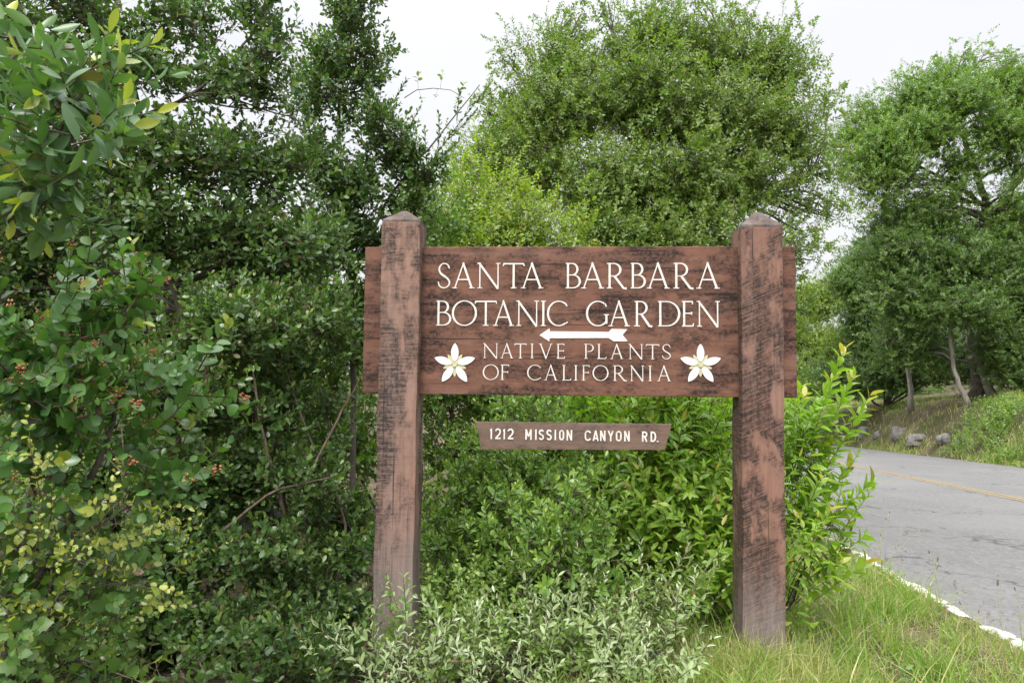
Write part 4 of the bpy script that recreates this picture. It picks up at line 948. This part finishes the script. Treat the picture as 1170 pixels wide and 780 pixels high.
# ------------------------------------------------------------------ rocks, weeds, grass
def rock_mat():
    m, t, o = new_mat('grey_fieldstone')
    v = N(t, 'ShaderNodeTexCoord').outputs['Object']
    n = noise(t, v, 9, 6, .65)
    c = mixc(t, mapr(t, n, .35, .65), (.075, .07, .062), (.20, .19, .17))
    b = N(t, 'ShaderNodeBump', {'Strength': .8, 'Distance': .04, 'Height': n})
    p = N(t, 'ShaderNodeBsdfPrincipled', {'Base Color': c, 'Roughness': .9, 'Normal': b.outputs[0]})
    t.links.new(p.outputs[0], o.inputs[0]); return m
M['rock'] = rock_mat()
def rock(px, py, wpx, hpx, label, seed):
    import bmesh
    rr = random.Random(seed)
    # where the pixel ray meets the bank
    best = None
    for Y in np.arange(12, 40, .05):
        q = at(px, py, Y)
        if q[2] <= float(ground(q[0], q[1])): best = q; break
    if best is None: best = at(px, py, 24)
    Y = best[1]; s = np.array([wpx, (wpx+hpx)*.45, hpx])/FPX*Y/2
    bm = bmesh.new(); bmesh.ops.create_icosphere(bm, subdivisions=4, radius=1)
    ph = [rr.uniform(0, 6) for _ in range(6)]
    for v in bm.verts:
        c = v.co; k = 1+.16*math.sin(c.x*3+ph[0])+.13*math.sin(c.y*4+ph[1])+.14*math.sin(c.z*3.4+ph[2])+.09*math.sin(c.x*7+c.y*5+ph[3])+.07*abs(math.sin(c.z*6+c.x*4+ph[4]))+.08*math.copysign(1, math.sin(c.x*2.2+c.y*2.7+c.z*2+ph[5]))
        v.co = Vector((c.x*s[0]*k, c.y*s[1]*k, max(-.6, c.z)*s[2]*1.25*k))
    me = bpy.data.meshes.new('rock'); bm.to_mesh(me); bm.free(); me.materials.append(M['rock'])
    for p_ in me.polygons: p_.use_smooth = True
    o = bpy.data.objects.new('rock', me); COL.objects.link(o)
    o.location = (best[0], best[1], float(ground(best[0], best[1]))+s[2]*.08); o.rotation_euler = (0, 0, rr.uniform(0, 6))
    tag(o, label, 'rock', 'fieldstones at the toe of the far bank')
for i, (a, b_, c, d, l) in enumerate([(1028, 497, 17, 18, 'upright pale boulder on the bank, tallest of the stones beyond the road'), (1049, 504, 26, 11, 'wide flat dark topped stone right of the upright pale boulder'), (1079, 504, 15, 12, 'rounded stone on the bank, left one of the close pair under the weeds'),
      (1093, 508, 9, 8, 'rounded stone on the bank, right one of the close pair under the weeds'), (1003, 499, 10, 9, 'rounded stone between the lime shoots and the upright boulder'), (988, 496, 14, 12, 'small stone half behind the lime green shoots')]):
    rock(a, b_, c, d, l, i)

def blades(n, region, h, w, rng, lean=.35, seg=3, dens=None, straw=.3, name='grass', gmat='grass'):
    """grass blades on the ground inside region (fn gives x, y arrays)"""
    x, y = region(n, rng)
    if dens is not None:
        keep = rng.uniform(0, 1, len(x)) < dens(x, y); x, y = x[keep], y[keep]
    n = len(x); z = ground(x, y)-.01
    az = rng.uniform(0, 2*np.pi, n); hh = h*rng.gamma(6, 1/6, n); le = np.abs(rng.normal(0, lean, n))+.08
    dirx, diry = np.cos(az), np.sin(az); a2 = rng.uniform(0, 2*np.pi, n); wx, wy = np.cos(a2), np.sin(a2)
    ww = w*rng.uniform(.6, 1.3, n)
    V = np.zeros((n, 2*seg+1, 3))
    for i in range(seg+1):
        t = i/seg; k = hh*le*(t**1.8); px = x+dirx*k; py = y+diry*k; pz = z+hh*(t-.35*le*t*t)
        hw = ww*.5*(1-t**1.6)
        if i < seg:
            V[:, 2*i] = np.stack([px-wx*hw, py-wy*hw, pz], 1); V[:, 2*i+1] = np.stack([px+wx*hw, py+wy*hw, pz], 1)
        else: V[:, 2*seg] = np.stack([px, py, pz], 1)
    f = []; tot = []
    for i in range(seg-1): f += [2*i, 2*i+1, 2*i+3, 2*i+2]; tot.append(4)
    f += [2*seg-2, 2*seg-1, 2*seg]; tot.append(3)
    nv = 2*seg+1
    loops = (np.array(f)[None]+(np.arange(n)*nv)[:, None]).ravel()
    pn = .5+.5*np.sin(x*2.3+1.1*np.sin(y*1.9))*np.sin(y*2.9+x)
    dry = (rng.uniform(0, 1, n) < straw*(.35+1.3*pn)).astype(float)*rng.uniform(.5, 1, n)
    ti = np.clip(rng.uniform(0, 1, n)*.7+.3*pn, 0, 1)
    b = MB()
    b.add_raw(V.reshape(-1, 3), loops, np.tile(tot, n), np.zeros(n*len(tot), np.int64), np.repeat(ti, nv), np.repeat(dry, nv))
    return b
def reg_verge(n, rng):
    y = rng.uniform(1.9, 10, n)**1.0; y = 1.9+8.1*rng.uniform(0, 1, n)**1.7
    u = ROAD_L-.06-np.abs(rng.uniform(0, 1, n))**1.0*2.3
    return u+LEAN*y, y
def reg_bank(n, rng):
    y = 13+52*rng.uniform(0, 1, n)**1.6; u = ROAD_R+.02+rng.uniform(0, 1, n)**1.3*6
    return u+LEAN*y, y
bare = lambda x, y: np.where((np.sin(x*3.1+2)*np.sin(y*2.3+.4)+.4*np.sin(x*7+y*5)) > .55, .12, 1.0)
rg = np.random.default_rng(77)
b = blades(32000, reg_verge, .095, .0038, rg, .8, 3, bare, .30)
def tufts(n, r):        # broad bladed tufts
    cy = 2.1+6*r.uniform(0, 1, 170)**1.6; cx = ROAD_L-.15-r.uniform(0, 1, 170)*1.9+LEAN*cy
    k = r.integers(0, 170, n); return cx[k]+r.normal(0, .05, n), cy[k]+r.normal(0, .05, n)
b2 = blades(9000, tufts, .15, .0070, rg, .9, 4, None, .10)
def mat_(n, r):         # flattened dead straw
    y = 1.9+6*r.uniform(0, 1, n)**1.5; return ROAD_L-.05-r.uniform(0, 1, n)*2.2+LEAN*y, y
b3 = blades(18000, mat_, .06, .003, rg, 2.2, 3, None, 2.0)
for q in (b2, b3):
    for vv, ll, tt, mm, ti, yo in zip(q.v, q.loops, q.tot, q.mi, q.tint, q.young): b.add_raw(vv, ll, tt, mm, ti, yo)
tag(b.build('grass', [M['grass']]), 'green and straw coloured grass on the verge beside the kerb', None, None, 'stuff')
b = blades(2400, lambda n, r: (r.normal(1.0, .17, n), r.normal(2.9, .10, n)), .12, .0028, rg, .8, 3, None, .7)
tag(b.build('dry_grass', [M['grass']]), 'dry straw grass round the foot of the right post', None, None, 'stuff')
b = blades(46000, reg_bank, .24, .020, rg, .8, 2, lambda x, y: np.clip((.5+.7*np.sin(x*.9+1)*np.sin(y*.7)+.3*np.sin(x*2.7+y*2.1))*np.where(x-LEAN*y-ROAD_R < .6, 1.4, np.where((x/y > .5) & (x/y < .66), .6, .95)), .04, 1), .45)
tag(b.build('bank_grass', [M['grass']]), 'rough grass on the far bank', None, None, 'stuff')
# bright weeds low on the bank at the right edge
wb = MB(); rw = np.random.default_rng(9)
n = 5200
yy = rw.uniform(15, 25, n); uu = ROAD_R+.1+rw.uniform(0, 1, n)**.9*2.6
xx = uu+LEAN*yy
keep = rw.uniform(0, 1, n) < np.clip(np.interp(xx/yy, [.45, .54, .60, .66], [.10, .30, .7, .95])*(.55+.75*np.sin(xx*1.9+1)*np.sin(yy*1.3)+.3*np.sin(xx*4.1-yy*3)), .02, 1)
xx, yy = xx[keep], yy[keep]
pos = np.stack([xx, yy, ground(xx, yy)+rw.uniform(0, .22, len(xx))*(1+np.sin(xx*2.3)*np.sin(yy*1.7))], 1)
scatter(wb, T_weed, pos, np.array([0, 0, 1.0])+rw.normal(0, .55, (len(xx), 3)), rw.uniform(.35, 1.25, len(xx)), rw, .5)
tag(wb.build('weeds', [M['weed'], M['twig']]), 'bright green leafy weeds covering the bank at the right edge', None, None, 'stuff')
# leaf litter under the near shrubs
lm = leaf_mat('dead_leaf', (.05, .035, .022), (.12, .085, .05), (.2, .14, .08), .8, .1)
lb_ = MB(); T_lit = [make_sprig(rs, .02, 5, .035, .018, 2, 90, 70, twig=0) for _ in range(4)]
n = 5200; xx = rw.uniform(-2.2, 1.6, n); yy = rw.uniform(1.3, 6, n)
scatter(lb_, T_lit, np.stack([xx, yy, ground(xx, yy)+.006], 1), rw.normal(0, .5, (n, 3))+np.array([0, 0, 1]), rw.uniform(.4, .8, n), rw)
tag(lb_.build('leaf_litter', [lm, M['twig']]), 'brown dead leaves on the soil under the shrubs', None, None, 'stuff')

n = 260; yy = 2.0+6*rw.uniform(0, 1, n)**1.4; uu = ROAD_L-.05-rw.uniform(0, 1, n)*1.9; xx = uu+LEAN*yy
vw = MB(); scatter(vw, T_weed, np.stack([xx, yy, ground(xx, yy)-.01], 1), rw.normal(0, .5, (n, 3))+np.array([0, 0, 1]), rw.uniform(.18, .5, n), rw, .5)
tag(vw.build('verge_weeds', [M['weed'], M['twig']]), 'small broad leaved weeds among the verge grass', None, None, 'stuff')
n = 420; yy = 2.2+9*rw.uniform(0, 1, n)**1.4; uu = ROAD_L+.08+np.abs(rw.normal(0, .22, n))*np.where(rw.random(n) < .15, 5, 1); xx = uu+LEAN*yy
gl_ = MB(); scatter(gl_, T_lit, np.stack([xx, yy, zroad(yy)+.03*(1-((uu-6.4)/4.4)**2)+.006], 1), rw.normal(0, .4, (n, 3))+np.array([0, 0, 1]), rw.uniform(.15, .45, n), rw)
tag(gl_.build('road_litter', [lm, M['twig']]), 'dry leaf crumbs on the road along the kerb', None, None, 'stuff')

def hit(px, py):
    for Y in np.arange(1.5, 14, .01):
        q = at(px, py, Y)
        if q[2] <= float(ground(q[0], q[1])): return q
    return at(px, py, 4)
for i, (bx0, by0, tx, ty, lab) in enumerate([
   (1057, 690, 1071, 641, 'dark headed weed stalk leaning right beside the kerb, the boldest of the stalks'), (1148, 728, 1140, 668, 'upright dark headed weed stalk near the right edge of the grass'), (1166, 735, 1160, 674, 'thin pale weed stalk at the right edge of the grass'),
   (1000, 655, 1052, 606, 'tall slender weed stalk arching over the road from beside the shrub'), (998, 645, 1016, 586, 'tall slender weed stalk rising straight beside the lime green shrub'), (1080, 712, 1062, 632, 'thin weed stalk with a tiny head between the two dark headed ones'), (1105, 718, 1098, 690, 'short weed stalk with a reddish head in front of the kerb'), (1008, 660, 1006, 612, 'upright weed stalk with a pinkish head by the kerb end'), (1120, 730, 1118, 700, 'short brown weed stalk in front of the chipped kerb')]):
    q = hit(bx0, by0); tp = at(tx, ty, q[1]+.03); r = random.Random(i)
    root = empty('weed_stalk', q, lab, 'weed', 'weed stalks along the kerb')
    mid = .5*(q+tp)+np.array([r.uniform(-.03, .03), 0, .02])
    b = MB(); t = np.linspace(0, 1, 8)[:, None]
    Pp = (1-t)**2*(q-np.array([0, 0, .02]))+2*t*(1-t)*mid+t*t*tp
    b.tube(Pp, np.linspace(.0022, .0013, 8), 5); b.build('stem', M['stalk'], root, origin=q)
    big = i in (0, 1)
    L = .035 if big else .022; R_ = .0055 if big else .0036; dv = Pp[-1]-Pp[-2]; dv /= np.linalg.norm(dv)
    b = MB(); tt = np.linspace(0, 1, 7)
    b.tube([tp+dv*L*(a-.1) for a in tt], [R_*math.sin(math.pi*min(.97, max(.06, a)))**.6*r.uniform(.85, 1.15) for a in tt], 7); b.build('seed_head', M['seed'], root, origin=q)
# vine tip reaching into the sky from the tall shrub
vp = [at(462, 112, 4.5), at(476, 103, 4.5), at(495, 101, 4.5), at(515, 103, 4.5), at(530, 112, 4.5)]
root = empty('vine_tip', vp[0], 'thin leafy vine tip reaching out into the sky above the tall shrub', 'vine')
b = MB(); b.tube(vp, [.003, .0027, .0024, .002, .0016], 5); b.build('stem', M['twig'], root, origin=vp[0])
b = MB(); rv = np.random.default_rng(4)
T_v = [make_sprig(rv, .10, 5, .042, .026, 4, 85, 40, t0=.5, twig=.0012, young=.6, ywhole=True) for _ in range(3)]
scatter(b, T_v, np.array([at(478, 103, 4.5), at(503, 101, 4.5), at(500, 102, 4.5), at(526, 110, 4.5), at(479, 104, 4.5)]), np.array([(-.1, 0, 1), (.1, 0, 1), (-.3, 0, -1), (.2, 0, 1), (.4, .1, -1.0)], float), np.array([1, 1, .6, .9, .7]), rv)
b.build('leaves', [M['holly'], M['twig']], root, origin=vp[0])
